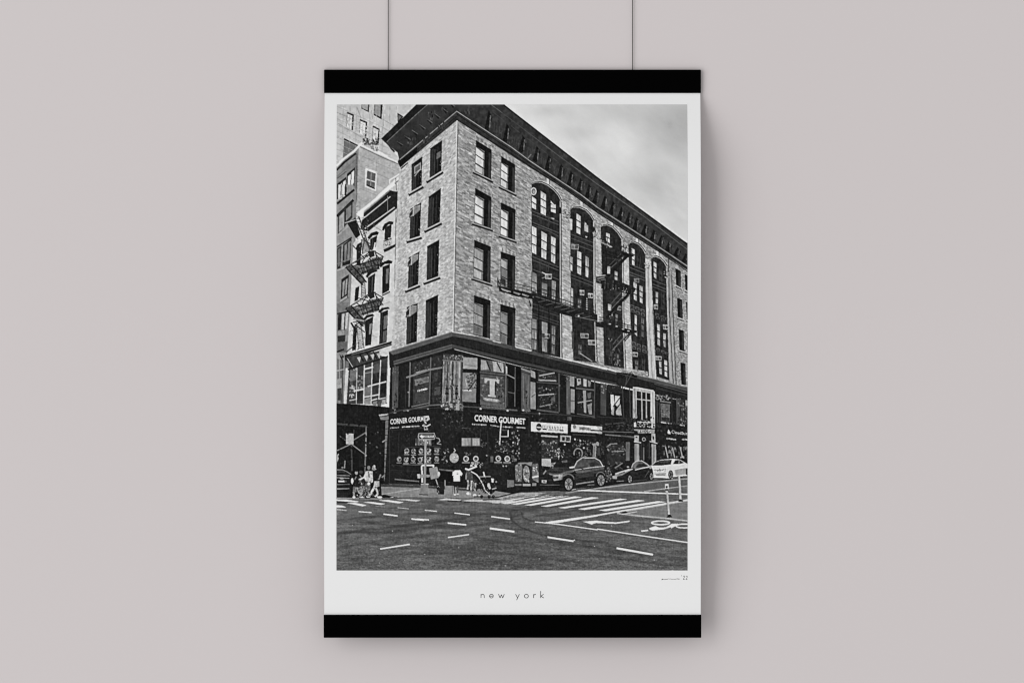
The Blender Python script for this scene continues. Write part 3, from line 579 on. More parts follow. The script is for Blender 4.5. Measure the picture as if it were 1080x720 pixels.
def cornice():
    # soffit and fascia at the left, then the long right side
    poly([(441, 108), (402, 146.4), (407.6, 151.8), (412, 156), (419.4, 160.6), (421.5, 166), (419.4, 171), (422.3, 176.8), (429, 171), (482, 126.8), (560, 177.6), (600, 202.4), (630, 224.4), (694, 264.7), (727, 286.5),
          (727, 258), (710.5, 246.7), (653.6, 205), (630, 187.5), (580, 148.5), (530.6, 109)], 47, 14, 'm')
    poly([(441, 108), (402, 146.4), (408, 150.2), (452, 109)], 27, 4)
    line([(452, 109), (440, 119.6), (408, 149.6)], .8, 108); line([(403, 146.8), (419, 160.5)], .6, 60)
    poly([(408, 150), (452, 110), (516, 110), (481.5, 117), (440, 153), (421, 168), (419, 160)], 46, 14, 'c')
    line([(481.6, 117.2), (440, 153), (421.6, 168.6)], .9, 146); line([(481.8, 122.5), (440, 158), (421, 174)], .6, 22)
    poly([(420.5, 169.8), (440, 155), (440, 160.8), (422.3, 176.8)], 20); line([(423, 178), (430, 172)], 1.2, 16)
    line([(517.8, 110), (540, 126.6), (580, 157.5), (630, 194.5), (680, 229), (726, 264)], .7, 92)
    line([(530.6, 110), (580, 148.7), (630, 187.7), (653.6, 205.3), (710.5, 247), (726, 258.6)], 1.3, 16)
    line([(481.6, 117.2), (510, 136), (540, 155.8), (559, 170), (612, 205), (630, 218.8), (694, 260), (726, 281.5)], .9, 150)
    line([(482, 120.5), (540, 159.3), (600, 200.4), (630, 221.3), (694, 262.4), (726, 283.6)], .6, 20)
    line([(482, 126.3), (540, 162.8), (600, 202.6), (630, 224.6), (694, 265), (726, 287)], .7, 22)
    line([(530, 119), (600, 172), (660, 214), (726, 262)], .5, 60)
    # brackets and panels under the soffit
    tops = [(517.8, 112), (540, 129), (580, 160), (630, 197), (680, 232), (726, 267)]
    bots = [(500, 128), (540, 153.5), (600, 195.5), (630, 216), (694, 258), (726, 279)]
    def along(pl, x):
        for (xa, ya), (xb, yb) in zip(pl[:-1], pl[1:]):
            if x <= xb: return ya + (yb - ya) * (x - xa) / (xb - xa)
        return pl[-1][1]
    x = 512.0; step = 19.0; k = 0
    while x < 722:
        ta, ba = along(tops, x + 4), along(bots, x)
        poly([(x - 1, ba), (x + 3.4, ta + (ba - ta) * .2), (x + 7.4, ta + (ba - ta) * .42 + 2.6), (x + 3, ba + 2.6)], 20, 8)
        line([(x + 5.4, ta + (ba - ta) * .45), (x + 4.4, ta + (ba - ta) * .95)], 1.3, 88, n=34)
        ell(x + 5.0 + random.uniform(-.6, .6), ta + (ba - ta) * random.uniform(.6, .85), random.uniform(.5, .9), random.uniform(.6, 1.2), random.uniform(60, 104) if x > 540 else 64)
        clutter([(x + 4, ta + (ba - ta) * .35), (x + step, ta + (ba - ta) * .35 + step * .66), (x + step - 1, ba + step * .62), (x + 4, ba + 1)], 9, 30, 76, 1.5, 1.6, seed=int(x))
        for j in range(1, 5):
            xx = x + 7 + j * step * .14; tt, bb = along(tops, xx), along(bots, xx)
            line([(xx, tt + (bb - tt) * .55), (xx - .8, tt + (bb - tt) * .9)], .7, 62)
        line([(x + 8, along(tops, x + 8) + 4.5), (x + step, along(tops, x + step) + 4.5)], .6, 66)
        x += step * random.uniform(.92, 1.08); step *= .925; step = max(step * .97, 8.5)
    for x, y, r in ((465, 132, 0), (450, 146, 0), (434, 150, 0), (494, 118, 1), (470, 118, 1), (456, 122, 0)):
        clutter([(x - 4, y - 4), (x + 4, y - 7), (x + 4, y + 3), (x - 4, y + 6)], 12, 26, 84, 1.5, 1.9, seed=x)
    for k in range(9):
        t = k / 8.5; a = lerp((478, 113), (412, 163), t); b = (a[0] - 5 - 2 * t, a[1] - 7)
        line([a, lerp(a, b, .6)], 1.6, 24); line([(a[0] + 1.6, a[1] - 1), (b[0] + 1.6, b[1] + 2)], .8, 84, n=30)
    line([(560, 163), (556, 168)], 1.0, 110)

def belt():
    # belt cornice between first and second storey
    poly([(410.3, 371.5), (477.2, 350.3), (501, 354.4), (540, 365), (616.7, 384.7), (650, 393), (671.7, 395.5), (727, 409), (727, 424), (650, 406), (589, 394), (549, 386), (480, 368), (411, 388)], 30, 5)
    poly([(410.2, 370.8), (477, 350), (477, 354.6), (414.5, 374.2)], 86, 8, 'h'); line([(410, 371), (477, 350)], .7, 118)
    poly([(415, 380.5), (477, 362.8), (477, 367.2), (415.4, 385)], 86, 7, 'h'); line([(415, 382.4), (477, 365)], .6, 34); line([(415.5, 386), (477, 368.4)], .8, 62)
    poly([(477, 350), (501, 354.2), (540, 364.8), (540, 368.6), (501, 358.6), (477, 354.4)], 78, 12, 'h'); line([(477.2, 350), (501, 354)], .9, 200); 
    poly([(540, 364.8), (616.7, 384.3), (650, 392.6), (650, 394.6), (616, 387), (540, 368.6)], 66, 20, 'h')
    line([(520, 359.5), (528, 361.4)], 1.2, 176); line([(544, 366), (560, 370)], 1.2, 190); line([(594, 378), (603, 380.4)], 1.6, 190)
    poly([(477, 363), (540, 379), (650, 404), (650, 406), (540, 381.6), (477, 366.6)], 62, 8, 'h'); line([(477, 362), (540, 377.5), (650, 402)], .6, 18)
    poly([(671.7, 395.3), (727, 408.8), (727, 413), (672, 399)], 74, 14, 'h'); line([(672, 395.5), (690, 399.5), (726, 408.8)], .7, 130)
    poly([(650, 392), (668, 394), (672, 400), (650, 399)], 26, 8)
    for a in ((215, 120, 260, 85), (205, 200, 265, 95), (225, 125, 215, 180)): line(O(*a), .9, 70)
    line([(640, 390), (672, 399)], .8, 60); line([(478, 368.6), (549, 387), (650, 408)], .8, 74); line([(690, 404.5), (727, 415)], .8, 76); line([(692, 409), (727, 418)], .6, 60)

def second_floor():
    poly([(412, 386), (477, 368), (549, 386.5), (589, 394), (650, 408), (727, 424), (727, 520), (405, 520), (410, 440)], 26, 4, 'm')
    # left return
    poly(G(64, 195, 112, 186, 106, 500, 62, 512), 78, 14, 'v'); clutter(G(62, 190, 112, 186, 112, 236, 64, 240), 18, 50, 150, 1.2, seed=31); clutter(G(62, 500, 106, 490, 106, 540, 62, 545), 16, 50, 150, 1.2, seed=32); clutter(G(75, 400, 100, 395, 98, 480, 74, 485), 10, 25, 60, 1.0, 2, seed=33)
    poly(G(214, 166, 346, 126, 346, 206, 214, 242), 42, 12); poly(G(224, 262, 346, 236, 336, 472, 220, 486), 52, 8, 'm')
    poly(G(232, 288, 342, 264, 342, 306, 300, 316, 238, 338), 112, 24, 'm'); poly(G(240, 390, 335, 372, 332, 460, 232, 470), 62, 6)
    scribble(G(254, 375)[0], G(330, 358)[0], 1.9, 226, 1)
    poly(G(364, 118, 440, 102, 440, 190, 366, 206), 42, 8); poly(G(366, 220, 434, 212, 430, 462, 364, 470), 40, 10, 'm'); poly(G(380, 350, 428, 340, 424, 400, 382, 408), 74, 8); poly(G(382, 240, 410, 236, 405, 300, 384, 305), 64, 12)
    line(G(200, 160, 196, 300, 190, 492), 1.4, 104); line(G(356, 122, 350, 300, 344, 474), 1.6, 92); line(G(268, 160, 266, 210), .7, 70); line(G(160, 270, 165, 500), .9, 44)
    line(G(172, 272, 228, 255, 346, 214, 440, 198), 1.9, 122); line(G(232, 240, 344, 208), 1.2, 150); ell(*G(186, 385)[0], 1, .9, 130)
    line(G(148, 526, 210, 512, 345, 484, 440, 478), 1.6, 92); line(G(210, 494, 342, 466), 1.1, 108); ell(*G(334, 508)[0], 1.1, 1, 180); ell(*G(182, 524)[0], 1.1, 1, 140)
    line(G(110, 520, 440, 500), .7, 54)
    # corner pilaster
    poly(G(448, 92, 600, 106, 602, 520, 436, 510), 60, 12)
    q = G(450, 150, 590, 152, 585, 462, 440, 460)
    for u0, u1, v in ((0, .08, 136), (.08, .14, 96), (.14, .22, 120), (.22, .3, 62), (.3, .38, 104), (.38, .46, 156), (.46, .52, 70), (.52, .57, 40), (.57, .68, 138), (.68, .75, 96), (.75, .84, 120), (.84, .94, 150), (.94, 1, 80)):
        poly(sub(q, u0, 0, u1, 1), v, 22, 'v')
    clutter(G(448, 150, 592, 152, 586, 460, 440, 458), 60, 60, 150, .9, 3.2, seed=133); clutter(G(460, 330, 580, 330, 580, 450, 450, 450), 34, 24, 170, 1.1, 1.6, seed=134)
    clutter(G(450, 95, 600, 106, 600, 150, 450, 142), 60, 30, 170, 1.3, seed=34); line(G(446, 142, 600, 152), 1.2, 122)
    for cx in (478, 551):
        for k in range(6): ell(*G(cx, 340 + k * 18)[0], 1.0 + .35 * k * (k < 4), 1.4, 34 if k % 2 else 70)
        line(G(cx - 16, 360, cx - 20, 430), .8, 146); line(G(cx + 18, 360, cx + 20, 430), .8, 150)
    clutter(G(436, 456, 606, 460, 604, 525, 438, 515), 70, 40, 190, 1.5, seed=35); clutter(G(436, 525, 600, 530, 600, 660, 440, 650), 50, 14, 90, 1.5, seed=36)
    poly(G(545, 470, 575, 470, 575, 520, 545, 520), 150, 20); poly(G(500, 470, 520, 470, 520, 500, 500, 500), 150, 24)
    # right side windows
    poly(H_(62, 118, 172, 126, 168, 212, 60, 206), 148, 12, 'm'); line(H_(70, 175, 160, 190), .7, 110)
    q = H_(58, 235, 162, 240, 158, 462, 54, 455); poly(q, 128, 14, 'm'); clutter(H_(85, 245, 165, 240, 165, 345, 75, 350), 46, 24, 120, 1.6, seed=37); line(H_(58, 368, 122, 372), 1.4, 214); line(H_(100, 370, 160, 290), 1.1, 40); line(H_(80, 290, 90, 340), 1.0, 170); line(H_(60, 366, 160, 352), .7, 40)
    poly(H_(170, 112, 192, 114, 188, 474, 164, 470), 17)
    poly(H_(195, 134, 372, 160, 370, 240, 192, 222), 88, 16); poly(H_(198, 140, 236, 146, 262, 212, 196, 216), 152, 10, 'v'); poly(H_(284, 150, 364, 164, 370, 238, 292, 226), 158, 16, 'v'); line(H_(318, 160, 350, 225), 1.2, 44); line(H_(240, 150, 268, 222), 1.4, 40)
    line(H_(190, 232, 376, 254), 1.8, 84)
    q = H_(190, 246, 376, 266, 376, 500, 190, 480); poly(q, 78, 18, 'm'); clutter(sub(q, .02, .1, .3, .95), 26, 40, 140, 1.8, seed=38); clutter(sub(q, .6, .05, .98, .95), 44, 20, 140, 1.8, seed=39)
    poly(sub(q, 0, .9, 1, 1), 92, 10); line(H_(190, 320, 376, 345), .7, 46)
    clutter(G(365, 120, 436, 110, 430, 460, 366, 468), 40, 22, 84, 1.6, 1.2, seed=113); clutter(G(216, 170, 344, 135, 336, 470, 222, 482), 60, 26, 92, 1.7, .8, seed=114); line(G(356, 122, 350, 300, 344, 474), 1.6, 92); line(G(172, 272, 228, 255, 346, 214, 440, 198), 1.9, 122); scribble(G(254, 375)[0], G(330, 358)[0], 1.9, 226, 1)
    # painted T in the window
    t = 172
    poly(H_(222, 276, 338, 288, 334, 318, 322, 318, 312, 303, 300, 300, 262, 297, 245, 298, 236, 316, 224, 314), t); poly(H_(262, 296, 302, 300, 300, 408, 262, 402), t, 5); poly(H_(250, 402, 308, 408, 310, 424, 248, 416), t)
    poly(H_(302, 310, 312, 312, 310, 400, 302, 404), 22)
    poly(H_(224, 424, 330, 436, 330, 464, 222, 450), 120, 12); scribble(H_(224, 436)[0], H_(328, 448)[0], 2.6, 190, 3, 1.4)
    line(H_(378, 160, 386, 250, 384, 500), 1.4, 104); line(H_(390, 190, 394, 240), 1.3, 186)
    poly(H_(396, 186, 456, 196, 452, 492, 396, 490), 20); line(H_(388, 248, 452, 280), 1.2, 136); line(H_(396, 382, 452, 394), 1.0, 86); line(H_(457, 196, 453, 492), 1.0, 92); line(H_(398, 280, 398, 490), .7, 60)
    poly(H_(460, 190, 502, 200, 500, 500, 458, 498), 15)
    poly(H_(503, 200, 572, 216, 566, 536, 503, 526), 86, 14, 'v'); line(H_(503, 205, 572, 232), 1.4, 140); line(H_(505, 228, 570, 250), .8, 50); clutter(H_(526, 370, 552, 365, 550, 500, 528, 500), 16, 24, 60, 1.0, 2, seed=40); line(H_(520, 260, 518, 480), .8, 112); line(H_(556, 260, 552, 500), .8, 110); clutter(H_(503, 505, 575, 515, 570, 545, 503, 535), 16, 50, 160, 1.1, seed=41)
    poly(H_(573, 214, 614, 236, 612, 282, 575, 266), 150, 10); poly(H_(572, 304, 614, 312, 612, 514, 570, 510), 138, 14, 'm'); line(H_(580, 420, 608, 400), .8, 70); line(H_(612, 214, 616, 514), .9, 22)
    line(H_(182, 500, 300, 508, 470, 522), 1.7, 84); line(H_(50, 492, 185, 500), 1.3, 74); line(H_(200, 490, 380, 505), .8, 112)
    for x, y in ((194, 510), (398, 524), (640, 547), (518, 520)): ell(*H_(x, y)[0], 1.2, 1.0, 186)
    # third window, shelves of reflections
    poly(K(124, 108, 252, 130, 276, 200, 124, 192), 44, 14); line(K(132, 152, 250, 130), 1.2, 160); line(K(130, 184, 262, 190), 1.5, 146); clutter(K(130, 150, 260, 150, 260, 185, 130, 180), 18, 50, 170, 1.1, .6, seed=42)
    line(K(118, 200, 278, 212), 1.3, 74)
    poly(K(124, 216, 276, 226, 272, 422, 124, 404), 32, 8); 
    for k in range(7): ell(*K(145 + k * 15 + random.uniform(-5, 5), 245 + random.uniform(0, 18))[0], random.uniform(.7, 1.3), random.uniform(.6, 1.2), random.uniform(70, 140), 20)
    clutter(K(128, 225, 270, 232, 268, 400, 130, 395), 46, 22, 120, 1.5, .7, seed=111)
    line(K(130, 300, 246, 290), 1.3, 150); line(K(140, 386, 232, 366), 1.3, 120); poly(K(220, 335, 256, 290, 256, 352), 84, 20); clutter(K(130, 310, 260, 310, 260, 400, 130, 390), 18, 20, 100, 1.6, .6, seed=43)
    line(K(284, 136, 286, 424), 1.4, 76); line(K(120, 410, 280, 430), 1.6, 84); ell(*K(290, 225)[0], .8, .8, 110)
    line(K(0, 434, 300, 446, 560, 470), .8, 60)
    poly(K(340, 160, 366, 160, 372, 442, 340, 442), 84, 12, 'v'); clutter(K(330, 160, 372, 160, 372, 200, 335, 195), 10, 60, 150, 1, seed=44)
    poly(K(366, 158, 402, 166, 400, 236, 368, 230), 142, 10); poly(K(372, 250, 404, 256, 402, 436, 372, 430), 132, 14, 'm'); line(K(370, 240, 404, 246), 1.0, 30); line(K(372, 340, 404, 344), .7, 70)
    line(K(408, 166, 410, 440), .9, 20)
    poly(K(415, 164, 526, 182, 532, 240, 416, 236), 44, 10)
    poly(K(420, 172, 450, 172, 452, 215, 424, 226), 158, 20); ell(*K(436, 186)[0], 1.2, 1.2, 60); poly(K(470, 174, 496, 180, 494, 236, 470, 230), 168, 14, 'v'); poly(K(504, 184, 528, 200, 520, 236, 506, 234), 136, 20)
    line(K(415, 246, 548, 260), 1.7, 92)
    poly(K(425, 262, 546, 272, 546, 462, 425, 446), 34, 8); poly(K(466, 262, 490, 262, 492, 436, 474, 428), 142, 16, 'v'); line(K(428, 356, 532, 338), 1.2, 146); poly(K(500, 372, 532, 358, 532, 442, 512, 442), 132, 24); poly(K(498, 285, 530, 275, 524, 322, 504, 326), 92, 16); clutter(K(428, 275, 466, 270, 466, 430, 430, 430), 12, 24, 90, 1.4, seed=45)
    line(K(556, 186, 552, 472), 1.2, 72); line(K(424, 440, 552, 462), 1.2, 80)
    poly(K(600, 206, 644, 214, 636, 452, 604, 446), 76, 12, 'v'); clutter(K(602, 204, 648, 210, 646, 262, 608, 256), 22, 60, 170, 1.2, seed=46)
    poly(K(348, 462, 380, 462, 380, 492, 348, 490), 80, 24)
    # window with bright split reflection
    poly(O(85, 250, 190, 262, 190, 424, 88, 418), 24); poly(O(78, 180, 180, 195, 186, 250, 80, 238), 34, 10)
    clutter(O(80, 190, 190, 205, 190, 420, 90, 415), 30, 22, 80, 1.6, 1.2, seed=112)
    poly(O(98, 258, 124, 260, 130, 320, 116, 392, 104, 372), 188, 12); poly(O(134, 266, 172, 270, 168, 330, 150, 350, 132, 330), 182, 12); poly(O(140, 380, 176, 330, 184, 416, 142, 412), 160, 14); poly(O(104, 390, 128, 340, 126, 414, 106, 410), 150, 14)
    line(O(120, 350, 172, 280), 1.0, 36); line(O(126, 405, 160, 340), 1.0, 30)
    poly(O(24, 176, 68, 180, 66, 416, 24, 410), 66, 12, 'v'); clutter(O(28, 176, 72, 180, 70, 250, 30, 245), 22, 60, 150, 1.2, seed=47)
    line(O(190, 200, 200, 430), 1.0, 56); line(O(205, 210, 210, 430), .8, 20); line(O(245, 210, 250, 430), 1.0, 64)
    line(O(0, 425, 270, 445), .8, 50); line(O(75, 482, 200, 470), .9, 70); clutter(O(80, 470, 270, 480, 270, 530, 80, 520), 14, 30, 70, 2.2, .5, seed=48)
    # white framed window over the doorway
    poly(O(268, 204, 300, 200, 428, 226, 432, 480, 300, 440, 268, 438), 160, 10, 'v'); poly(O(298, 232, 402, 250, 402, 462, 300, 442), 30, 6)
    line(O(335, 236, 340, 446), 1.3, 158); line(O(370, 242, 373, 456), 1.3, 158); line(O(298, 292, 404, 304), 1.2, 166); line(O(284, 215, 290, 430), .7, 90); line(O(272, 203, 425, 228), .9, 206)
    poly(O(405, 226, 436, 234, 438, 520, 410, 512), 184, 8, 'v'); line(O(420, 240, 424, 510), .6, 120); line(O(440, 240, 442, 520), .9, 30); line(O(275, 370, 300, 430), 1.4, 130)
    # last windows
    clutter(O(438, 255, 545, 262, 545, 302, 440, 296), 44, 30, 176, 1.4, seed=49); ell(*O(456, 284)[0], 2.2, 2.2, 120); ell(*O(456, 284)[0], 1.0, 1.0, 40)
    line(O(478, 308, 562, 320), 1.3, 122); poly(O(478, 325, 552, 332, 548, 468, 484, 460), 96, 18, 'm'); clutter(O(482, 335, 546, 340, 544, 430, 486, 425), 34, 60, 150, 1.3, seed=50); poly(O(486, 428, 546, 434, 545, 462, 488, 456), 40); line(O(484, 468, 562, 480), 1.2, 190)
    line(O(560, 260, 570, 480), 1.4, 40); line(O(470, 320, 475, 470), 1.0, 60); line(O(452, 310, 455, 470), 1.2, 62)
    poly(O(598, 286, 632, 290, 622, 486, 600, 482), 72, 12, 'v'); clutter(O(598, 284, 640, 288, 640, 330, 600, 325), 12, 70, 150, 1.2, seed=51)
    poly(O(632, 292, 690, 300, 690, 490, 630, 484), 44, 14); clutter(O(634, 300, 690, 305, 690, 480, 634, 476), 34, 40, 150, 1.4, 1.6, seed=52); line(O(620, 340, 690, 350), 1.1, 110); line(O(628, 488, 660, 494), 1.6, 150); line(O(660, 300, 664, 480), .9, 24); poly(O(668, 300, 690, 305, 690, 345, 668, 340), 150, 16)

def shops():
    clutter([(412, 452), (478, 444), (478, 512), (410, 520)], 260, 16, 50, 1.7, .9, seed=101); clutter([(480, 440), (560, 450), (560, 512), (480, 512)], 300, 16, 52, 1.6, .9, seed=102)
    clutter([(556, 452), (660, 462), (660, 500), (556, 508)], 420, 16, 64, 1.5, 1.0, seed=103); clutter([(656, 440), (726, 440), (726, 484), (656, 490)], 260, 16, 60, 1.5, 1.1, seed=104); clutter([(560, 438), (725, 452), (725, 462), (560, 448)], 90, 20, 70, 2.2, .6, seed=105)
    clutter([(355, 440), (404, 450), (404, 520), (355, 520)], 160, 14, 38, 1.6, 1.3, seed=106)
    # left corner shop front
    line(I(80, 150, 80, 560), 1.0, 42); line(I(150, 180, 145, 420), .8, 36)
    text('CORNER GOURMET', I(84, 84, 374, 58, 374, 96, 84, 126), 210, .03)
    scribble(I(82, 152)[0], I(152, 147)[0], 1.4, 176, 5); scribble(I(172, 144)[0], I(306, 136)[0], 1.6, 176, 6)
    line(I(76, 40, 200, 10, 372, -2), .9, 62); line(I(90, 168, 330, 152), .6, 50)
    line(I(100, 12, 60, 60), .8, 36)
    # round menu pictures on the glass
    for x, y in ((210, 325), (262, 328), (318, 325), (375, 325), (437, 322), (152, 388), (205, 392), (258, 388), (312, 392), (375, 388), (437, 388)):
        p = I(x, y)[0]; ell(*p, 2.5, 3.0, 128, 34); ell(p[0] + .5 * math.sin(x), p[1] + .4 * math.cos(x), 1.1 + .4 * math.sin(x * 3), 1.4 + .5 * math.cos(x), 46, 30); clutter([(p[0] - 2.2, p[1] - 2.6), (p[0] + 2.2, p[1] - 2.6), (p[0] + 2.2, p[1] + 2.6), (p[0] - 2.2, p[1] + 2.6)], 11, 30, 215, 1.2, seed=x); line([(p[0] - 2.6, p[1] + 3.9), (p[0] + 2.4, p[1] + 3.9)], 1.1, 128)
    line(I(180, 428, 420, 434), .9, 96); line(I(190, 300, 470, 288), .5, 62); line(I(110, 430, 180, 440), .6, 50)
    poly(I(415, 300, 465, 298, 465, 312, 418, 312), 96, 20)
    clutter(I(470, 310, 525, 310, 520, 420, 480, 420), 26, 30, 160, 1.5, seed=55)
    line(I(80, 470, 300, 480), .6, 40); line(I(120, 540, 300, 556), 1.4, 104); line(I(80, 575, 300, 580), 1.0, 60); line(I(455, 465, 560, 478), 1.2, 96); poly(I(440, 480, 560, 485, 555, 560, 440, 556), 17)
    # one-way sign, post, signal head
    poly(I(276, 228, 396, 240, 398, 286, 274, 282), 88, 40, 'v'); clutter(I(280, 235, 395, 245, 395, 280, 278, 276), 16, 40, 190, 1.2, 2.2, seed=56)
    for a in ((432, 225, 455, 232, 462, 250, 440, 270, 470, 275),): line(I(*a), 1.0, 136)
    line(I(352, 235, 348, 400, 345, 578), 2.3, 138); line(I(356, 235, 349, 575), .7, 182)
    poly(I(298, 190, 420, 188, 428, 214, 420, 240, 300, 242, 292, 218), 150); poly(I(305, 197, 416, 195, 420, 214, 414, 233, 306, 235, 301, 216), 36); poly(I(304, 214, 330, 198, 326, 208, 414, 206, 414, 224, 328, 226, 330, 234), 196)
    text('ONE WAY', I(340, 209, 408, 208, 408, 221, 340, 222), 50, .01)
    for a, w, v in (((352, 70, 372, 62, 378, 84, 360, 96), 1.4, 190), ((330, 132, 360, 140, 388, 124), 1.3, 196), ((345, 104, 356, 116), 1.6, 180), ((345, 160, 374, 176), 1.2, 150), ((340, 120, 345, 170), .9, 150)):
        line(I(*a), w, v)
    poly(I(352, 145, 376, 148, 374, 182, 354, 180), 36); ell(*I(362, 160)[0], 1.2, 1.2, 150)
    # pavement
    poly(F(372, 432, 560, 438, 720, 444, 1150, 470, 1410, 510, 1410, 520, 1180, 600, 1000, 560, 720, 560, 590, 536, 470, 530, 380, 516), 128, 12, 'h')
    poly(F(372, 432, 560, 440, 720, 446, 1060, 470, 1060, 486, 720, 462, 372, 452), 64, 14, 'h'); line(F(380, 510, 560, 482, 660, 468), .9, 158)
    poly(F(380, 515, 400, 512, 470, 528, 420, 532), 24); line(F(590, 540, 720, 537, 940, 545), 1.0, 24); line(F(470, 532, 590, 544), .8, 60)
    poly(I(318, 574, 374, 574, 368, 658, 306, 656), 122, 8); line(I(305, 655, 370, 658), 1.0, 60); line(I(318, 576, 374, 576), .8, 170)
    # push cart frame, bag, litter bin
    line(I(412, 455, 412, 434, 330, 434, 322, 445, 326, 500, 326, 562), 1.7, 216); poly(I(288, 500, 388, 506, 384, 524, 290, 532), 132, 16); poly(I(288, 500, 310, 500, 310, 532, 290, 532), 170)
    line(I(352, 420, 345, 578), 2.2, 128); poly(I(378, 456, 440, 444, 458, 515, 448, 530, 392, 542), 136, 8); ell(*I(452, 500)[0], 1.4, 2.6, 180); line(I(430, 540, 450, 600), 1.2, 150)
    poly(I(434, 584, 496, 582, 492, 656, 440, 652), 30, 6); clutter(I(438, 580, 470, 580, 460, 650, 442, 650), 12, 20, 190, 1.0, seed=57); poly(I(500, 588, 564, 588, 570, 652, 498, 654), 132, 10); line(I(500, 548, 500, 590), 1.2, 140); line(I(556, 590, 556, 650), .8, 90)
    # right corner shop front
    poly(H_(112, 528, 562, 570, 562, 655, 110, 622), 22, 3); line(H_(115, 530, 560, 572), .6, 52); line(H_(560, 570, 562, 720), .8, 44)
    text('CORNER GOURMET', H_(148, 554, 535, 584, 533, 630, 147, 604), 232, .034)
    for a, b, s in (((128, 627), (238, 632), 7), ((268, 633), (338, 646), 8), ((362, 646), (440, 650), 9), ((462, 651), (534, 655), 10)):
        scribble(H_(*a)[0], H_(*b)[0], 1.5, 170, s)
    line(J(124, 152, 190, 156), .6, 80); line(J(262, 160, 264, 220), .6, 56)
    for a, w, v in (((424, 90, 416, 180, 410, 278), 1.4, 186), ((416, 216, 474, 216), 1.0, 160), ((474, 168, 474, 216), 1.1, 190), ((430, 168, 474, 168), .7, 80)): line(J(*a), w, v)
    poly(J(120, 226, 262, 226, 262, 290, 120, 293), 110, 14, 'm'); poly(J(125, 228, 190, 232, 188, 280, 125, 285), 146, 20, 'v'); poly(J(205, 232, 255, 232, 255, 282, 205, 285), 158, 16, 'v'); line(J(195, 226, 195, 290), .9, 60); line(J(120, 292, 262, 290), .7, 40)
    clutter(J(265, 240, 310, 245, 310, 300, 265, 295), 14, 40, 110, 1.3, seed=58); line(J(320, 170, 322, 420), .8, 44)
    clutter(J(370, 235, 500, 235, 500, 345, 370, 340), 70, 30, 165, 1.4, .6, seed=59); clutter(J(505, 170, 560, 170, 562, 350, 505, 345), 50, 30, 190, 1.3, 1.4, seed=60)
    ell(*J(65, 378)[0], 4.9, 5.3, 150, 20); clutter(J(45, 355, 90, 355, 90, 400, 45, 400), 16, 110, 200, 1.3, seed=61); line(J(62, 336, 74, 322, 64, 308), 1.1, 160)
    for x, y in ((155, 385), (230, 385), (400, 383), (468, 385)):
        p = J(x, y)[0]; ell(*p, 3.0, 3.2, 170, 14); ell(*p, 1.7, 1.8, 48, 20); clutter([(p[0] - 1, p[1] - 1), (p[0] + 1, p[1] - 1), (p[0] + 1, p[1] + 1), (p[0] - 1, p[1] + 1)], 3, 80, 220, .9, seed=x); line([(p[0] - 4, p[1] + 4), (p[0] + 3.6, p[1] + 4)], 1.4, 130)
    clutter(J(140, 330, 190, 330, 190, 360, 140, 360), 10, 50, 150, 1.3, seed=62); clutter(J(500, 360, 560, 360, 560, 410, 500, 410), 20, 40, 140, 1.4, seed=63); poly(J(340, 365, 362, 365, 362, 410, 340, 410), 92, 10)
    for x, y in ((312, 360), (438, 440), (460, 440)): ell(*J(x, y)[0], .9, .9, 150)
    line(J(370, 425, 520, 425), .6, 60); poly(J(0, 466, 60, 470, 60, 478, 0, 476), 110)
    # fruit shop: white sign boards
    poly(K(72, 500, 352, 520, 350, 588, 72, 574), 206, 6)
    p = K(132, 540)[0]; ell(*p, 2.9, 3.9, 40); line([(p[0] - 2.2, p[1] + .2), (p[0] + 2.2, p[1] + .6)], 1.2, 200); line(K(132, 562, 134, 572), 1.0, 120)
    text('FERNANDEZ', K(160, 525, 318, 540, 320, 568, 160, 553), 70, -.004, 1.4)
    line(K(163, 556, 188, 558), 1.3, 22); line(K(290, 565, 316, 568), 1.3, 22); scribble(K(200, 562)[0], K(280, 568)[0], .9, 150, 12)
    for k in range(14): line(K(78 + k * 20, 576 + k * 1.1, 88 + k * 20, 577 + k * 1.1), 1.0, 40 + 60 * (k % 2))
    poly(K(378, 520, 612, 537, 612, 588, 375, 576), 198, 8, 'm'); ell(*K(402, 538)[0], 1.7, 2.2, 120); ell(*K(598, 548)[0], 1.6, 1.8, 110)
    scribble(K(440, 550)[0], K(525, 556)[0], 3.4, 128, 13); line(K(528, 565, 700, 572), 1.5, 22)
    line(K(612, 574, 700, 580), .9, 70); line(K(390, 596, 560, 606), .8, 66)
    line(K(152, 606, 272, 614), 1.9, 156); line(K(152, 622, 272, 624), .6, 40)
    poly(K(294, 602, 376, 607, 372, 656, 292, 651), 156); poly(K(309, 614, 330, 616, 328, 645, 307, 643), 34); poly(K(337, 614, 368, 618, 366, 647, 336, 645), 40); clutter(K(340, 618, 366, 620, 364, 642, 340, 640), 6, 40, 120, .8, seed=64)
    poly(K(152, 628, 280, 632, 276, 790, 152, 780), 42, 10); clutter(L(228, 172, 345, 172, 340, 310, 228, 305), 70, 24, 150, 1.5, seed=65)
    clutter(L(330, 240, 400, 230, 400, 300, 330, 320), 26, 50, 190, 1.2, 1.6, seed=66)
    poly(L(225, 312, 296, 312, 293, 374, 225, 366), 162, 10); clutter(L(232, 320, 288, 320, 286, 360, 232, 355), 12, 120, 190, 1.2, .4, seed=67)
    poly(L(295, 345, 345, 340, 320, 380, 290, 388), 150, 30)
    clutter(L(460, 165, 600, 170, 600, 300, 460, 310), 80, 18, 120, 1.4, seed=68); ring(*L(502, 272)[0], 4.4, 5.2, 1.2, 128, t0=math.pi * .9, t1=math.pi * 2.2)
    for x, y in ((478, 165), (518, 176), (545, 230), (400, 205)): ell(*L(x, y)[0], 1.0, 1.0, 170)
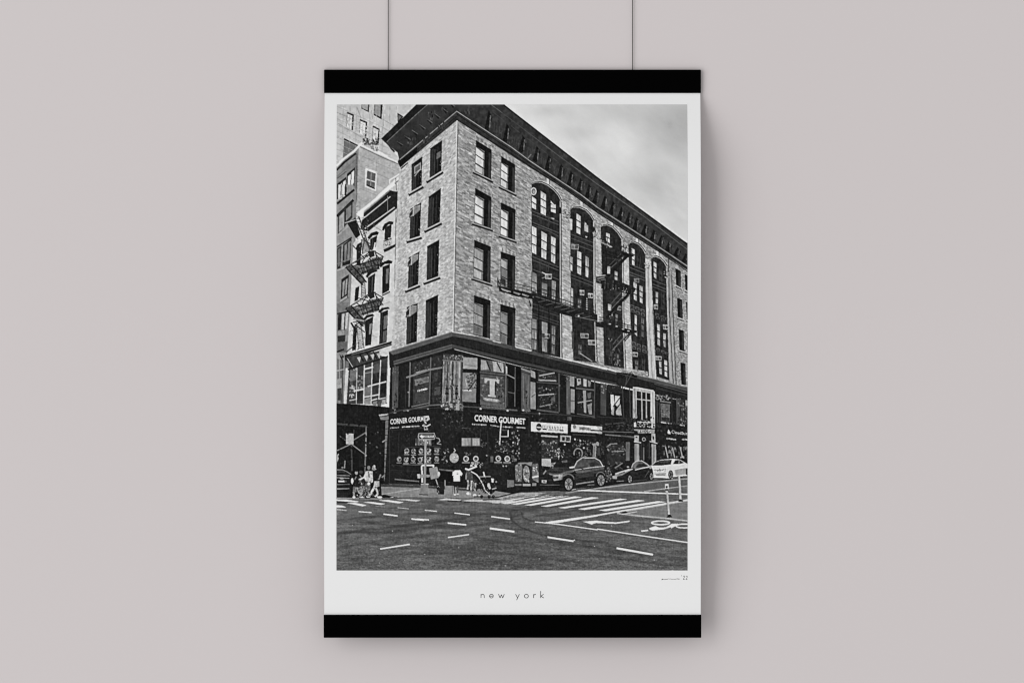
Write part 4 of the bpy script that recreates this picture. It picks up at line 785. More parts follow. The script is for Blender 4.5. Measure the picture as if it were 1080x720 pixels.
    poly(L(602, 196, 662, 194, 658, 214, 642, 222, 636, 302, 612, 302, 616, 215), 130, 16); line(L(625, 220, 622, 300), .7, 70); clutter(L(640, 200, 700, 200, 700, 300, 640, 310), 20, 18, 80, 1.6, seed=69)
    # painted street box
    poly(CAR(78, 160, 110, 125, 300, 120, 325, 150, 325, 330, 80, 330), 40); poly(CAR(80, 165, 112, 128, 150, 128, 158, 190, 150, 320, 88, 322), 112, 24); clutter(CAR(85, 150, 150, 140, 148, 320, 90, 315), 46, 24, 190, 1.3, seed=70)
    ell(*CAR(197, 238)[0], 4.6, 9.6, 22); ell(*CAR(197, 238)[0], 3.7, 8.7, 132, 24); clutter(CAR(175, 170, 220, 170, 220, 315, 175, 315), 34, 60, 196, 1.3, 1.5, seed=71)
    poly(CAR(258, 140, 320, 130, 325, 330, 262, 300), 108, 24); clutter(CAR(262, 145, 322, 140, 322, 250, 262, 250), 34, 30, 200, 1.3, seed=72); line(CAR(262, 275, 320, 262), 1.8, 196); poly(CAR(110, 122, 260, 118, 250, 160, 220, 150, 190, 135, 120, 140), 128, 16)
    poly(CAR(158, 340, 240, 342, 240, 366, 160, 366), 156, 12); poly(CAR(258, 335, 302, 335, 300, 362, 256, 364), 128, 12); poly(CAR(75, 340, 150, 340, 150, 362, 78, 360), 118, 14); poly(CAR(0, 300, 72, 305, 70, 370, 0, 380), 110, 12)
    # ornate doorway
    clutter(EN(75, 140, 400, 150, 400, 250, 75, 235), 90, 24, 216, 1.0, seed=73); poly(EN(75, 180, 110, 140, 120, 235, 75, 235), 190, 14); line(EN(140, 145, 390, 158), .9, 186); line(EN(70, 262, 460, 272), .9, 30)
    poly(EN(75, 275, 450, 280, 440, 345, 150, 350, 140, 310, 75, 295), 150, 14); clutter(EN(150, 285, 380, 290, 370, 340, 160, 340), 50, 30, 200, 1.0, seed=74)
    poly(EN(85, 385, 165, 385, 165, 495, 85, 492), 168, 12); poly(EN(105, 405, 140, 408, 140, 430, 105, 430), 60); poly(EN(88, 530, 170, 535, 172, 1010, 92, 1010), 146, 14, 'v'); line(EN(80, 495, 200, 515), 1.1, 190); line(EN(110, 540, 112, 1000), .7, 80)
    poly(EN(388, 350, 455, 350, 460, 510, 388, 505), 160, 16); poly(EN(408, 400, 436, 405, 436, 460, 408, 455), 26); line(EN(360, 492, 490, 528), 1.1, 180); poly(EN(390, 540, 470, 545, 472, 1010, 392, 1010), 150, 14, 'v'); line(EN(430, 550, 430, 1000), .7, 96)
    ring(*EN(253, 455)[0], 1.6, 1.7, .9, 158); line(EN(350, 520, 352, 800), 1.0, 64); line(EN(250, 600, 250, 820), 1.4, 96); line(EN(205, 540, 205, 820), .8, 60)
    # dark green awning bits and far shop
    poly(O(0, 498, 36, 502, 36, 522, 0, 520), 168); poly(O(0, 538, 36, 540, 36, 556, 0, 555), 150); line(O(36, 538, 278, 545), 1.0, 92); line(O(60, 562, 278, 580), 1.4, 106); line(O(180, 572, 280, 588), 1.0, 70)
    poly(O(70, 640, 210, 630, 210, 780, 72, 780), 40, 12); clutter(O(72, 640, 212, 640, 212, 720, 72, 720), 46, 24, 130, 1.6, seed=75); line(O(70, 655, 100, 632, 150, 630), 1.0, 130); poly(O(216, 618, 246, 618, 246, 760, 216, 760), 100, 14, 'v'); line(O(110, 690, 200, 686), 1.2, 120)
    ell(*O(0, 630)[0], 1.8, 2.0, 140); poly(O(0, 660, 20, 660, 20, 720, 0, 720), 60)
    text('CloudSuites', EN(745, 292, 1085, 340, 1085, 388, 745, 350), 206, .012)
    poly(EN(672, 330, 690, 275, 712, 310, 726, 330, 724, 362, 680, 358), 204)
    scribble(EN(648, 438)[0], EN(828, 460)[0], 1.8, 196, 14); scribble(EN(930, 455)[0], EN(1040, 462)[0], 1.8, 180, 15)
    clutter(EN(590, 560, 1020, 580, 1020, 780, 590, 780), 46, 30, 150, 1.3, 2.2, seed=76); line(EN(585, 570, 640, 580), 1.0, 110)
    for x in (640, 760, 900): line(EN(x, 600, x + 40, 780), 1.3, 150)

def street():
    m = [(355, 524), (400, 524.5), (436, 523.8), (470, 524.4), (520, 524.8), (545, 519.5), (580, 517), (640, 512), (690, 504), (727, 499), (727, 603), (355, 603)]
    X = (np.arange(CW) / S + PX0)[None, :]; Y = (np.arange(CH) / S + PY0)[:, None]
    poly(m, 88)
    msk = mask_of(m); ins, sy, sx = msk
    depth = np.clip((Y - 524) / 76, 0, 1)
    tex = vnoise(9, .9) * 12 * (1 - depth * .4) + vnoise(22, 2.4) * 9 + vnoise(34, 3.2) * 8 + vnoise(2.2, .8) * (6 + 8 * depth) + vnoise(.8, .55) * (4 + 12 * depth) + N12 * 4 + vnoise(1.3, .8).clip(.62, 1) * 0
    spark = np.clip(vnoise(1.0, .8) - .86, 0, 1) * 420 * depth
    sb = CAN[sy, sx]; CAN[sy, sx] = np.where(ins, sb + (tex + spark)[sy, sx] + (6 - 8 * depth + 4 * np.sin(X * .02))[sy, sx], sb)
    # tyre marks
    for pts, w, v, a in (([(355, 563), (380, 559), (410, 556), (450, 551), (490, 546)], 1.6, 42, .55), ([(355, 561), (400, 561), (440, 557), (500, 548)], 1.4, 48, .4), ([(370, 548), (390, 551), (420, 555), (470, 556)], 1.2, 48, .4),
                         ([(448, 551), (480, 556), (520, 551), (540, 545), (552, 541)], 1.5, 44, .45), ([(500, 566), (530, 571), (560, 573)], 1.4, 46, .4), ([(538, 540), (540, 549), (550, 556), (566, 562), (585, 566), (640, 572)], 1.1, 38, .55), ([(550, 540), (551, 545), (560, 549), (590, 552)], .9, 46, .45), ([(540, 538), (560, 535), (590, 534), (620, 536)], 1.0, 46, .4),
                         ([(563, 544), (585, 541), (610, 537)], .9, 44, .5), ([(520, 560), (550, 566), (590, 572), (660, 582)], 1.6, 46, .4), ([(355, 577), (400, 570), (460, 563)], 1.8, 50, .35), ([(640, 575), (690, 584), (725, 590)], 1.6, 50, .4), ([(460, 575), (520, 582), (600, 588)], 1.8, 52, .3), ([(355, 548), (430, 541), (520, 541)], 1.4, 52, .35),
                         ([(640, 560), (680, 566), (724, 574)], 1.2, 50, .35), ([(430, 534), (500, 536), (540, 533)], 1.2, 92, .4), ([(600, 580), (660, 590), (724, 597)], 1.6, 46, .35), ([(372, 590), (420, 584), (500, 582)], 1.6, 52, .3)):
        soft(pts, w, v - 4, min(.7, a * .8))
    P = lambda pts, v=212, n=8: poly(pts, v, n)
    # left crosswalk
    P(F(36, 548, 110, 549, 205, 563, 190, 571, 36, 560), 206); P(F(110, 576, 175, 574, 264, 592, 236, 601), 222); P(F(235, 569, 300, 567, 407, 581, 372, 591), 226); P(F(350, 556, 420, 552, 548, 569, 512, 579), 206); P(F(480, 549, 560, 545, 678, 556, 640, 565), 180); P(F(36, 592, 75, 594, 108, 606, 100, 611, 36, 610), 220)
    line(F(42, 566, 120, 570), 1.0, 30); line(F(42, 540, 380, 546), .9, 150)
    for a, b, w, v, PF in (((42, 625), (112, 632), 1.1, 178, F), ((335, 600), (405, 605), .8, 130, F), ((500, 611), (585, 620), .9, 164, F), ((205, 641), (300, 648), 1.1, 204, F), ((395, 660), (497, 673), 1.5, 222, F), ((608, 697), (700, 706), 1.5, 226, F),
                           ((60, 198), (150, 207), 1.0, 186, R), ((285, 220), (398, 233), 1.2, 204, R), ((565, 247), (702, 265), 1.4, 218, R), ((0, 265), (88, 272), 1.3, 218, R), ((235, 296), (370, 309), 1.6, 228, R), ((236, 405), (392, 383), 1.3, 210, R), ((555, 336), (735, 361), 2.0, 232, R),
                           ((345, 403), (535, 433), 1.8, 228, SS), ((528, 434), (548, 424), 1.0, 210, SS), ((370, 492), (590, 457), 1.5, 214, D if False else crop(350, 510)), ((115, 319), (322, 356), 2.1, 230, T)):
        line([PF(*a)[0], PF(*b)[0]], w, v, n=8)
    # far crosswalk of worn bars and the bright bars at the right
    P(R(150, 121, 220, 108, 336, 118, 322, 131, 232, 123), 176, 16); P(R(335, 126, 420, 114, 540, 122, 600, 128, 500, 138, 400, 134), 168, 16); P(R(480, 130, 560, 122, 690, 122, 640, 140, 560, 140), 172, 14); P(R(600, 140, 720, 128, 760, 132, 650, 144), 200)
    line(R(232, 128, 335, 131), .9, 26); line(R(360, 137, 520, 140), .8, 44); line(R(500, 122, 720, 112), .7, 60)
    P([(517, 523.2), (545, 518.8), (577, 519.2), (560, 523), (530, 526.5)], 150, 16)
    for a, b, w0, w1, v in (((521, 529.6), (568, 521.8), 1.4, 1.0, 186), ((531, 530.4), (582, 522.2), 1.5, 1.0, 200), ((541.5, 530.9), (597, 522.8), 1.7, 1.1, 222), ((556, 531.9), (611, 523.6), 1.8, 1.2, 230), ((573, 533.1), (629, 524.4), 2.0, 1.3, 232), ((591.5, 534.7), (659, 525.9), 2.2, 1.3, 232), ((612.5, 536), (677.5, 527.4), 2.4, 1.4, 234), ((634.5, 537.4), (699, 528.7), 2.5, 1.6, 234)):
        poly([(a[0] - 3, a[1] + .2), (a[0] + 4, a[1] + w0 * .5), (b[0] + 3, b[1] + .1), (b[0] - 5, b[1] - w1 * .5)], v, 6)
    for k in range(6): line([(531 + k * 11, 525.4 - k * .3), (553 + k * 11, 522 - k * .2)], .6, 70)
    # stop line and kerb lane lines
    line(Q(-200, 404, 0, 412, 300, 424, 700, 438), 1.3, 214); line(Q(-240, 428, 0, 392, 300, 356, 690, 320), 1.0, 138); line(Q(355, 417, 690, 372), .9, 150)
    poly(Q(-60, 404, 200, 374, 690, 326, 690, 368, 350, 412, 120, 416), 92, 10, 'h'); line(Q(-20, 396, 300, 356, 690, 320), 1.0, 156); line(Q(355, 415, 690, 372), .9, 160); line(Q(-200, 404, 0, 412, 300, 424, 700, 438), 1.4, 222)
    # bike island
    poly(Q(150, 576, 420, 528, 690, 482, 690, 648, 540, 622, 300, 600), 116, 12, 'h'); line(Q(-370, 650, 0, 597, 150, 570, 690, 480), 1.6, 206); line(Q(150, 578, 420, 532, 690, 486), 1.0, 176); line(Q(150, 582, 300, 600, 540, 622, 690, 640), 1.6, 164); poly(Q(165, 576, 215, 566, 230, 578, 190, 584), 24); line(Q(190, 590, 240, 580, 300, 570), .8, 190)
    line(SS(248, 287, 400, 302, 720, 347), 1.1, 216); line(T(0, 207, 250, 245, 530, 286), 1.2, 220); line(SS(330, 291, 420, 290, 720, 240), 1.4, 206)
    # arrow and bicycle symbol
    P(SS(612, 285, 720, 276, 730, 292, 690, 300, 678, 308, 660, 301), 226); P(Q(-5, 638, 60, 645, 140, 650, 250, 636, 240, 648, 140, 662, -5, 656), 218)
    ring(*Q(480, 654)[0], 9.4, 1.9, 1.6, 214); P(Q(392, 694, 440, 678, 470, 690, 520, 688, 566, 660, 606, 660, 560, 686, 500, 704, 420, 712, 398, 706), 224); ring(*Q(660, 678)[0], 8.6, 2.0, 1.5, 206); line(Q(560, 690, 610, 664), 1.4, 222); P(Q(330, 712, 382, 706, 388, 716, 334, 722), 216)
    for x, y, w in ((569, 588.6, 2), (533, 596, 1.4), (627, 575.6, 1.6), (645, 554, 1.4), (372, 553.4, 1), (414, 559.4, 1.4), (448, 584, 1.6), (516, 586.5, 1.2), (709, 601, 3.5), (484, 577, 1.3), (400, 593, 1.2), (690, 590, 1.2)):
        ell(x, y, w * .5, .4, 170)

def people_cars():
    # parked taxi at left edge
    poly(PL(0, 200, 80, 205, 150, 240, 225, 290, 235, 440, 215, 560, 180, 610, 0, 620), 26, 4); line(PL(10, 215, 90, 215, 160, 245, 220, 285), .9, 120); poly(PL(10, 230, 85, 225, 140, 255, 20, 262), 46, 20)
    line(PL(0, 300, 200, 305), .9, 124); line(PL(0, 335, 190, 345), .8, 150); poly(PL(28, 378, 118, 376, 122, 402, 28, 404), 208); poly(PL(122, 380, 156, 378, 152, 408, 122, 406), 84); line(PL(10, 440, 200, 436), .9, 96); line(PL(10, 506, 190, 500), 1.2, 128); ell(*PL(80, 345)[0], 2.4, 1.0, 156); poly(PL(0, 560, 180, 560, 170, 625, 0, 625), 34, 5)
    line(PL(130, 80, 122, 190), 1.3, 128); ell(*PL(90, 182)[0], 1.4, .8, 120)
    # walkers on the crossing, left
    for k, (x, y, r, v) in enumerate(((302, 262, 2.0, 150), (372, 262, 2.4, 24), (490, 185, 2.0, 128), (570, 200, 1.9, 110))): ell(*PL(x, y)[0], r * .82, r * 1.1, v, 16)
    ell(*PL(300, 225)[0], 1.6, 1.3, 22); ell(*PL(372, 250)[0], 2.3, 1.6, 60)
    poly(PL(268, 320, 345, 315, 350, 480, 250, 470), 27, 6); poly(PL(222, 350, 250, 340, 262, 390, 240, 440, 220, 410), 200, 14); line(PL(275, 370, 300, 320), 1.0, 130); line(PL(275, 480, 262, 560, 270, 630), 2.2, 136, n=30); line(PL(320, 490, 340, 560, 380, 580, 350, 630), 2.0, 140, n=30); poly(PL(250, 480, 310, 480, 300, 560, 250, 550), 96, 24)
    poly(PL(345, 330, 420, 345, 430, 470, 355, 470), 44, 18); line(PL(340, 365, 410, 335), 1.3, 190); line(PL(355, 300, 385, 340), 1.0, 140); poly(PL(360, 470, 430, 460, 420, 540, 380, 570, 310, 520), 128, 40)
    poly(PL(440, 250, 480, 230, 550, 240, 555, 400, 530, 415, 440, 390, 420, 340), 186, 34, 'f'); line(PL(490, 240, 495, 330), .9, 60); line(PL(455, 245, 420, 330, 345, 372), 1.6, 202); poly(PL(445, 390, 525, 400, 510, 520, 450, 540, 430, 470), 92, 44); ell(*PL(490, 428)[0], 1.5, 1.7, 198); line(PL(470, 520, 430, 600, 370, 640), 1.8, 110, n=40); line(PL(500, 510, 480, 600), 1.6, 100, n=40)
    poly(PL(560, 240, 620, 200, 665, 260, 670, 340, 620, 385, 565, 370), 24, 5); ell(*PL(575, 165)[0], 1.2, 1.6, 176); line(PL(545, 215, 555, 165, 600, 210), 1.2, 150); line(PL(670, 290, 640, 360), 1.6, 132); poly(PL(575, 390, 650, 385, 650, 480, 560, 480), 168, 34); line(PL(570, 490, 520, 580, 490, 625), 2.4, 196); line(PL(600, 500, 630, 570, 600, 620), 2.2, 178); line(PL(640, 480, 655, 590), 2.0, 34)
    for x, y, w in ((480, 622, 2.2), (655, 632, 2.8), (395, 640, 2.4), (265, 632, 1.6), (600, 615, 1.6)): ell(*PL(x, y)[0], w, 1.1, 222)
    line(PL(690, 330, 730, 300), 1.6, 120); line(PL(350, 650, 500, 650), .9, 20); poly(PL(690, 610, 760, 600, 845, 625, 800, 640, 700, 635), 22)
    # boy in a white shirt, parent with a pram
    ell(*PP(152, 272)[0], 2.1, 2.5, 40, 14); ell(*PP(150, 262)[0], 2.0, 1.7, 24)
    poly(PP(88, 330, 120, 306, 185, 304, 216, 350, 200, 378, 184, 372, 184, 446, 98, 448, 100, 372, 84, 376), 218, 10); ell(*PP(150, 352)[0], 1.1, .6, 140); poly(PP(100, 448, 184, 446, 170, 510, 104, 510), 26); line(PP(118, 512, 118, 600), 1.3, 70); line(PP(150, 512, 152, 596), 1.3, 76); line(PP(128, 520, 128, 600), .6, 170); ell(*PP(118, 614)[0], 1.4, .9, 206); ell(*PP(154, 606)[0], 1.4, .8, 196)
    poly(PP(256, 290, 330, 305, 350, 420, 262, 424), 70, 22, 'm'); ell(*PP(300, 262)[0], 2.2, 2.6, 26); poly(PP(330, 280, 400, 262, 470, 300, 440, 400, 380, 390), 24, 6); clutter(PP(300, 200, 420, 205, 400, 262, 310, 265), 22, 110, 216, 1.3, seed=81); clutter(PP(430, 205, 475, 210, 470, 270, 430, 275), 10, 60, 190, 1.2, seed=82)
    line(PP(252, 288, 290, 300, 392, 258), 1.9, 208); line(PP(262, 340, 258, 420), 1.2, 150); 
    poly(PP(262, 424, 395, 420, 400, 570, 270, 560), 40, 20); line(PP(280, 436, 292, 480, 278, 545), 1.9, 178); line(PP(330, 440, 322, 556), 1.9, 166, n=30); line(PP(378, 470, 372, 552), 1.9, 156, n=30); line(PP(355, 450, 350, 550), .9, 120)
    for x, y, w, v in ((285, 600, 2.0, 222), (368, 622, 1.9, 206), (430, 632, 1.5, 196), (310, 604, 1.2, 180), (400, 596, 1.0, 130)): ell(*PP(x, y)[0], w, 1.5, v, 16)
    poly(PP(430, 395, 572, 392, 655, 480, 660, 540, 570, 620, 480, 575, 440, 520, 380, 560, 400, 440), 26, 6); poly(PP(576, 408, 612, 412, 606, 462, 580, 460), 190, 12); poly(PP(530, 470, 556, 468, 576, 540, 552, 548, 528, 510), 168, 24); line(PP(590, 545, 640, 530), 1.2, 160); ell(*PP(640, 452)[0], 1.0, 1.0, 130); clutter(PP(400, 540, 620, 545, 610, 610, 420, 610), 22, 14, 130, 1.0, seed=83)
    line(PP(325, 322, 390, 360, 420, 395), 1.3, 200); line(PP(420, 392, 470, 480, 500, 560, 560, 612), 1.2, 190); line(PP(410, 388, 570, 386), .8, 160); line(PP(480, 330, 492, 378), 1.5, 206)
    for x, y in ((550, 640), (604, 640), (455, 640)): ell(*PP(x, y)[0], 1.6, 1.7, 18); ell(*PP(x, y)[0], .7, .8, 110)
    clutter(PL(260, 320, 345, 320, 340, 470, 260, 470), 14, 18, 70, .9, 1.5, seed=121); clutter(PL(440, 245, 550, 240, 550, 400, 440, 400), 16, 130, 226, .9, 1.6, seed=122); clutter(PL(570, 240, 660, 240, 660, 370, 570, 370), 12, 16, 60, 1.0, 1.5, seed=123)
    clutter(PL(575, 395, 648, 390, 645, 475, 565, 478), 10, 110, 210, .9, seed=124); clutter(PL(250, 480, 660, 490, 640, 630, 260, 640), 44, 24, 200, .9, 1.8, seed=125); clutter(PL(345, 340, 425, 345, 425, 560, 330, 560), 24, 30, 170, .9, 1.6, seed=126)
    clutter(PP(100, 320, 190, 310, 184, 440, 100, 445), 9, 176, 226, .8, 1.6, seed=127); clutter(PP(258, 300, 345, 310, 345, 420, 262, 420), 14, 30, 130, .9, 1.6, seed=128); clutter(PP(265, 430, 395, 430, 390, 570, 270, 570), 18, 24, 180, .8, 2.0, seed=129); clutter(PP(400, 400, 640, 400, 640, 600, 400, 590), 40, 16, 110, 1.0, 1.0, seed=130)
    # kerb shadow
    line([(500, 523.4), (526, 523.6), (545, 519), (568, 515.4)], 1.2, 28)
    # dark sport utility car
    poly(CAR(330, 240, 345, 205, 440, 180, 520, 110, 690, 78, 780, 66, 905, 72, 960, 100, 1015, 180, 1022, 330, 980, 370, 720, 385, 640, 412, 340, 408, 330, 330), 28, 14, 'h')
    poly(CAR(385, 215, 480, 170, 640, 168, 690, 150, 700, 195, 640, 215, 560, 240, 430, 238), 50, 26, 'h'); poly(CAR(480, 172, 535, 112, 600, 98, 720, 82, 690, 160, 640, 172), 28, 8); poly(CAR(560, 105, 620, 95, 620, 120, 570, 125), 90, 24)
    poly(CAR(430, 236, 560, 232, 600, 215, 700, 195, 690, 215, 610, 255, 560, 275, 440, 250), 96, 40, 'h')
    poly(CAR(692, 180, 720, 120, 770, 78, 900, 78, 950, 110, 1000, 160, 990, 170, 850, 185, 700, 205), 70, 30, 'm'); line(CAR(690, 175, 722, 110, 775, 72, 905, 74, 958, 104, 990, 160), 1.0, 180); poly(CAR(850, 130, 900, 108, 940, 130, 952, 148, 860, 168), 48, 10); line(CAR(700, 200, 850, 176, 1005, 160), .9, 172); line(CAR(750, 170, 790, 195), .9, 40); poly(CAR(700, 210, 860, 190, 1000, 172, 1005, 190, 860, 215, 720, 236), 84, 22, 'h')
    poly(CAR(640, 168, 690, 158, 685, 180, 645, 182), 178); clutter(CAR(440, 130, 500, 120, 480, 180, 430, 190), 14, 40, 200, 1.1, seed=84)
    poly(CAR(470, 250, 580, 240, 560, 300, 480, 312), 150, 30); poly(CAR(465, 270, 530, 268, 530, 285, 470, 290), 60); poly(CAR(355, 302, 408, 305, 405, 334, 355, 332), 170, 16); poly(CAR(370, 310, 395, 312, 394, 326, 370, 325), 80); line(CAR(340, 352, 540, 355), .9, 84); line(CAR(400, 205, 375, 240), 1.4, 140)
    ring(*CAR(628, 300)[0], 6.6, 6.0, 1.2, 106, t0=math.pi * 1.02, t1=math.pi * 1.95)
    for cx, cy, rx, ry in ((636, 345, 4.6, 6.9), (970, 305, 4.2, 6.3)):
        p = CAR(cx, cy)[0]; ell(*p, rx * 1.18, ry * 1.1, 12); ell(*p, rx * .9, ry * .9, 136, 18)
        for k in range(7): t = k * 2 * math.pi / 7 + .3; line([p, (p[0] + rx * .8 * math.cos(t), p[1] + ry * .8 * math.sin(t))], .7, 60)
        ell(*p, .9, 1.2, 70)
    poly(CAR(705, 240, 850, 218, 1000, 196, 1002, 215, 850, 245, 712, 268), 52, 16, 'h'); poly(CAR(690, 280, 900, 250, 900, 262, 700, 296), 46, 10, 'h')
    line(CAR(715, 345, 800, 330, 895, 318), 1.2, 140); line(CAR(720, 350, 890, 326), .6, 70); line(CAR(830, 355, 900, 350), .9, 110); line(CAR(740, 270, 900, 245), .6, 66); ring(*CAR(966, 262)[0], 4.4, 4.2, 1.0, 100, t0=math.pi * 1.0, t1=math.pi * 1.95); clutter(CAR(1020, 210, 1078, 205, 1075, 310, 1025, 320), 26, 24, 140, 1.2, seed=85)
    line(CAR(330, 408, 640, 416, 1000, 366), 1.0, 20)
    # dark saloon
    poly(CR(150, 330, 180, 285, 210, 250, 330, 205, 385, 195, 400, 150, 440, 118, 500, 112, 560, 145, 620, 185, 640, 240, 640, 330, 560, 350, 380, 372, 160, 372), 30, 14, 'h')
    poly(CR(195, 280, 230, 245, 360, 205, 412, 205, 350, 240, 280, 280, 210, 295), 130, 20, 'h'); line(CR(205, 262, 360, 212), 1.0, 196); line(CR(280, 250, 400, 208), .9, 190); line(CR(250, 262, 310, 240), .8, 50); poly(CR(170, 285, 226, 288, 222, 322, 172, 318), 158, 16)
    poly(CR(390, 195, 408, 150, 445, 118, 500, 114, 560, 150, 590, 180, 440, 205), 92, 26, 'm'); line(CR(388, 195, 405, 150, 445, 116, 505, 114, 565, 150, 600, 185), .9, 176); poly(CR(430, 190, 470, 150, 530, 145, 570, 172, 560, 182), 42, 8); line(CR(430, 218, 500, 200, 585, 185), 1.1, 206); line(CR(540, 300, 585, 230), .7, 84)
    ell(*CR(605, 185)[0], 1.5, 2.0, 150); ell(*CR(348, 184)[0], 1.3, .8, 170)
    for cx, cy, rx, ry in ((370, 322, 2.6, 4.4), (616, 292, 2.3, 4.0)):
        p = CR(cx, cy)[0]; ell(*p, rx * 1.2, ry * 1.1, 12); ell(*p, rx * .8, ry * .88, 134, 20); 
        for k in range(5): t = k * 2 * math.pi / 5; line([p, (p[0] + rx * .7 * math.cos(t), p[1] + ry * .7 * math.sin(t))], .6, 50)
    line(CR(220, 348, 300, 342), .9, 130); line(CR(405, 345, 560, 330), .8, 70); clutter(CR(90, 230, 170, 215, 150, 330, 95, 330), 24, 24, 150, 1.2, seed=86)
    clutter(CR(110, 120, 290, 120, 280, 210, 110, 220), 30, 18, 110, 1.8, seed=87); line(CR(200, 195, 285, 140), 1.2, 120)
    # white saloon
    poly(CR(612, 170, 650, 130, 720, 102, 860, 90, 940, 100, 1010, 140, 1040, 160, 1040, 290, 900, 300, 850, 318, 640, 300, 630, 220), 200, 8, 'm')
    poly(CR(622, 168, 662, 130, 730, 108, 848, 102, 835, 155, 720, 168), 36, 10); poly(CR(700, 110, 830, 106, 820, 130, 690, 140), 60, 20); poly(CR(862, 150, 885, 108, 935, 104, 990, 138, 920, 152), 44, 12); line(CR(930, 104, 928, 150), .8, 140); poly(CR(855, 155, 905, 150, 900, 168, 865, 172), 214)
    line(CR(640, 218, 700, 222, 780, 208), .9, 120, n=40); clutter(CR(645, 215, 790, 205, 780, 230, 650, 235), 18, 60, 200, 1.0, .6, seed=88); line(CR(640, 300, 790, 300), 1.4, 220); line(CR(650, 262, 780, 255), .8, 150); poly(CR(660, 265, 780, 262, 770, 285, 670, 285), 140, 12); poly(CR(880, 215, 1020, 195, 1020, 265, 890, 280), 150, 10, 'h'); line(CR(880, 212, 1030, 182), .9, 222)
    p = CR(834, 270)[0]; ell(*p, 2.5, 4.6, 26); ell(*p, 1.9, 3.7, 110, 20); ell(*p, .7, 1.2, 40)
    for k in range(5): t = k * 2 * math.pi / 5; line([p, (p[0] + 1.7 * math.cos(t), p[1] + 3.3 * math.sin(t))], .5, 40)
    poly(CR(1008, 205, 1030, 200, 1030, 285, 1008, 270), 40); line(CR(640, 312, 840, 324), 1.0, 22); line(CR(860, 306, 1030, 292), 1.2, 26)
    # flexible lane posts
    line(Q(617, 296, 622, 340, 630, 480), 2.6, 188, n=14); line(Q(612, 300, 620, 480), .6, 90); poly(Q(612, 488, 628, 474, 652, 486, 646, 494, 620, 494), 36)
    poly(Q(512, 358, 540, 358, 542, 410, 514, 412), 196, 8); ell(*Q(526, 382)[0], 1.1, 1.2, 18); poly(Q(514, 398, 540, 398, 540, 412, 516, 414), 24); line(Q(526, 414, 532, 470, 542, 600), 2.5, 176, n=16); line(Q(522, 440, 534, 598), .6, 84); poly(Q(524, 614, 540, 590, 556, 592, 568, 612), 32)

corner_walls(); left_windows(); right_windows(); bays(); fire_escape(); cornice()
white_ground(); belt(); second_floor(); shops(); street(); people_cars()

# ---------------------------------------------------------------- tone: soften, resharpen, add grain
def blur(a, sig):
    r = int(max(1, round(sig * 3))); k = np.exp(-np.arange(-r, r + 1) ** 2 / (2 * sig * sig)); k /= k.sum()
    p = np.pad(a, ((r, r), (0, 0)), mode='edge'); a = sum(k[i] * p[i:i + a.shape[0]] for i in range(2 * r + 1))
    p = np.pad(a, ((0, 0), (r, r)), mode='edge'); return sum(k[i] * p[:, i:i + a.shape[1]] for i in range(2 * r + 1))
half4 = lambda a: a.reshape(CH // 2, 2, CW // 2, 2).mean(axis=(1, 3))
edge = np.clip(np.abs(CAN - blur(CAN, 10)) / 8, 0, 1); edge = np.clip(blur(edge, 8) * 2, 0, 1)        # where there is anything to see
sky = np.clip((CAN - 176) / 8, 0, 1) * (np.abs(CAN - blur(CAN, 3)) < 2.5)
edge = edge * (1 - sky)
CAN = CAN * (1 + edge * (.05 * vnoise(1.6, 1.6) + .035 * vnoise(4, 4) + .035 * vnoise(11, 11) + .04 * NV))
img = CAN.reshape(CH // 2, 2, CW // 2, 2).mean(axis=(1, 3))          # two colour points per unit
img = blur(img, .5)
img = img + .60 * (img - blur(img, 2.0)) + .06 * (img - blur(img, 16))
g = RNG.normal(0, 1, img.shape); g = blur(g, .7) * 1.5
half = lambda a: a.reshape(CH // 2, 2, CW // 2, 2).mean(axis=(1, 3))
det = np.abs(half(N2)) * 10 + np.abs(half(NV)) * 7 + np.abs(half(vnoise(1.4, 1.4))) * 9      # faint detail that survives in the dark tones
dark = np.clip((75 - img) / 45, 0, 1)
flat = np.clip((blur(np.abs(img - blur(img, 2.5)), 3) - 3) / 6, 0, 1)                          # the sky stays smooth
img = img + dark * (det - .5) + g * (1.0 + 2.6 * flat)
img = np.clip(img, 16, 226)
lin = np.where(img / 255 <= .04045, img / 255 / 12.92, ((img / 255 + .055) / 1.055) ** 2.4).astype(np.float32)

# =====================================================================
#  2. THE SCENE
# =====================================================================
WALL_Y = 0.0
G_TOP, G_BOT, G_MID = 0.003, 0.033, 0.044           # the sheet bows away from the wall between its two bars
RAMP = 84.0
BASE = (0.0, 0.0, (360 - 672) * PX + 1.5)   # poster base point on the wall

def gap(py):
    d = min(py - 98, 648 - py); t = max(0.0, min(1.0, (d + 4) / (RAMP * (1.3 if py < 373 else 1))))
    t = math.sin(t * math.pi / 2) ** 1.15
    e = G_TOP if py < 373 else G_BOT
    return e + (G_MID - e) * t
def X(px): return (px - 540) * PX
def Z(py): return (360 - py) * PX + 1.5 - BASE[2]

def principled(name):
    m = bpy.data.materials.new(name); m.use_nodes = True
    b = m.node_tree.nodes['Principled BSDF']; return m, m.node_tree, b
def node(nt, t, **kw):
    n = nt.nodes.new(t)
    for k, v in kw.items(): setattr(n, k, v)
    return n

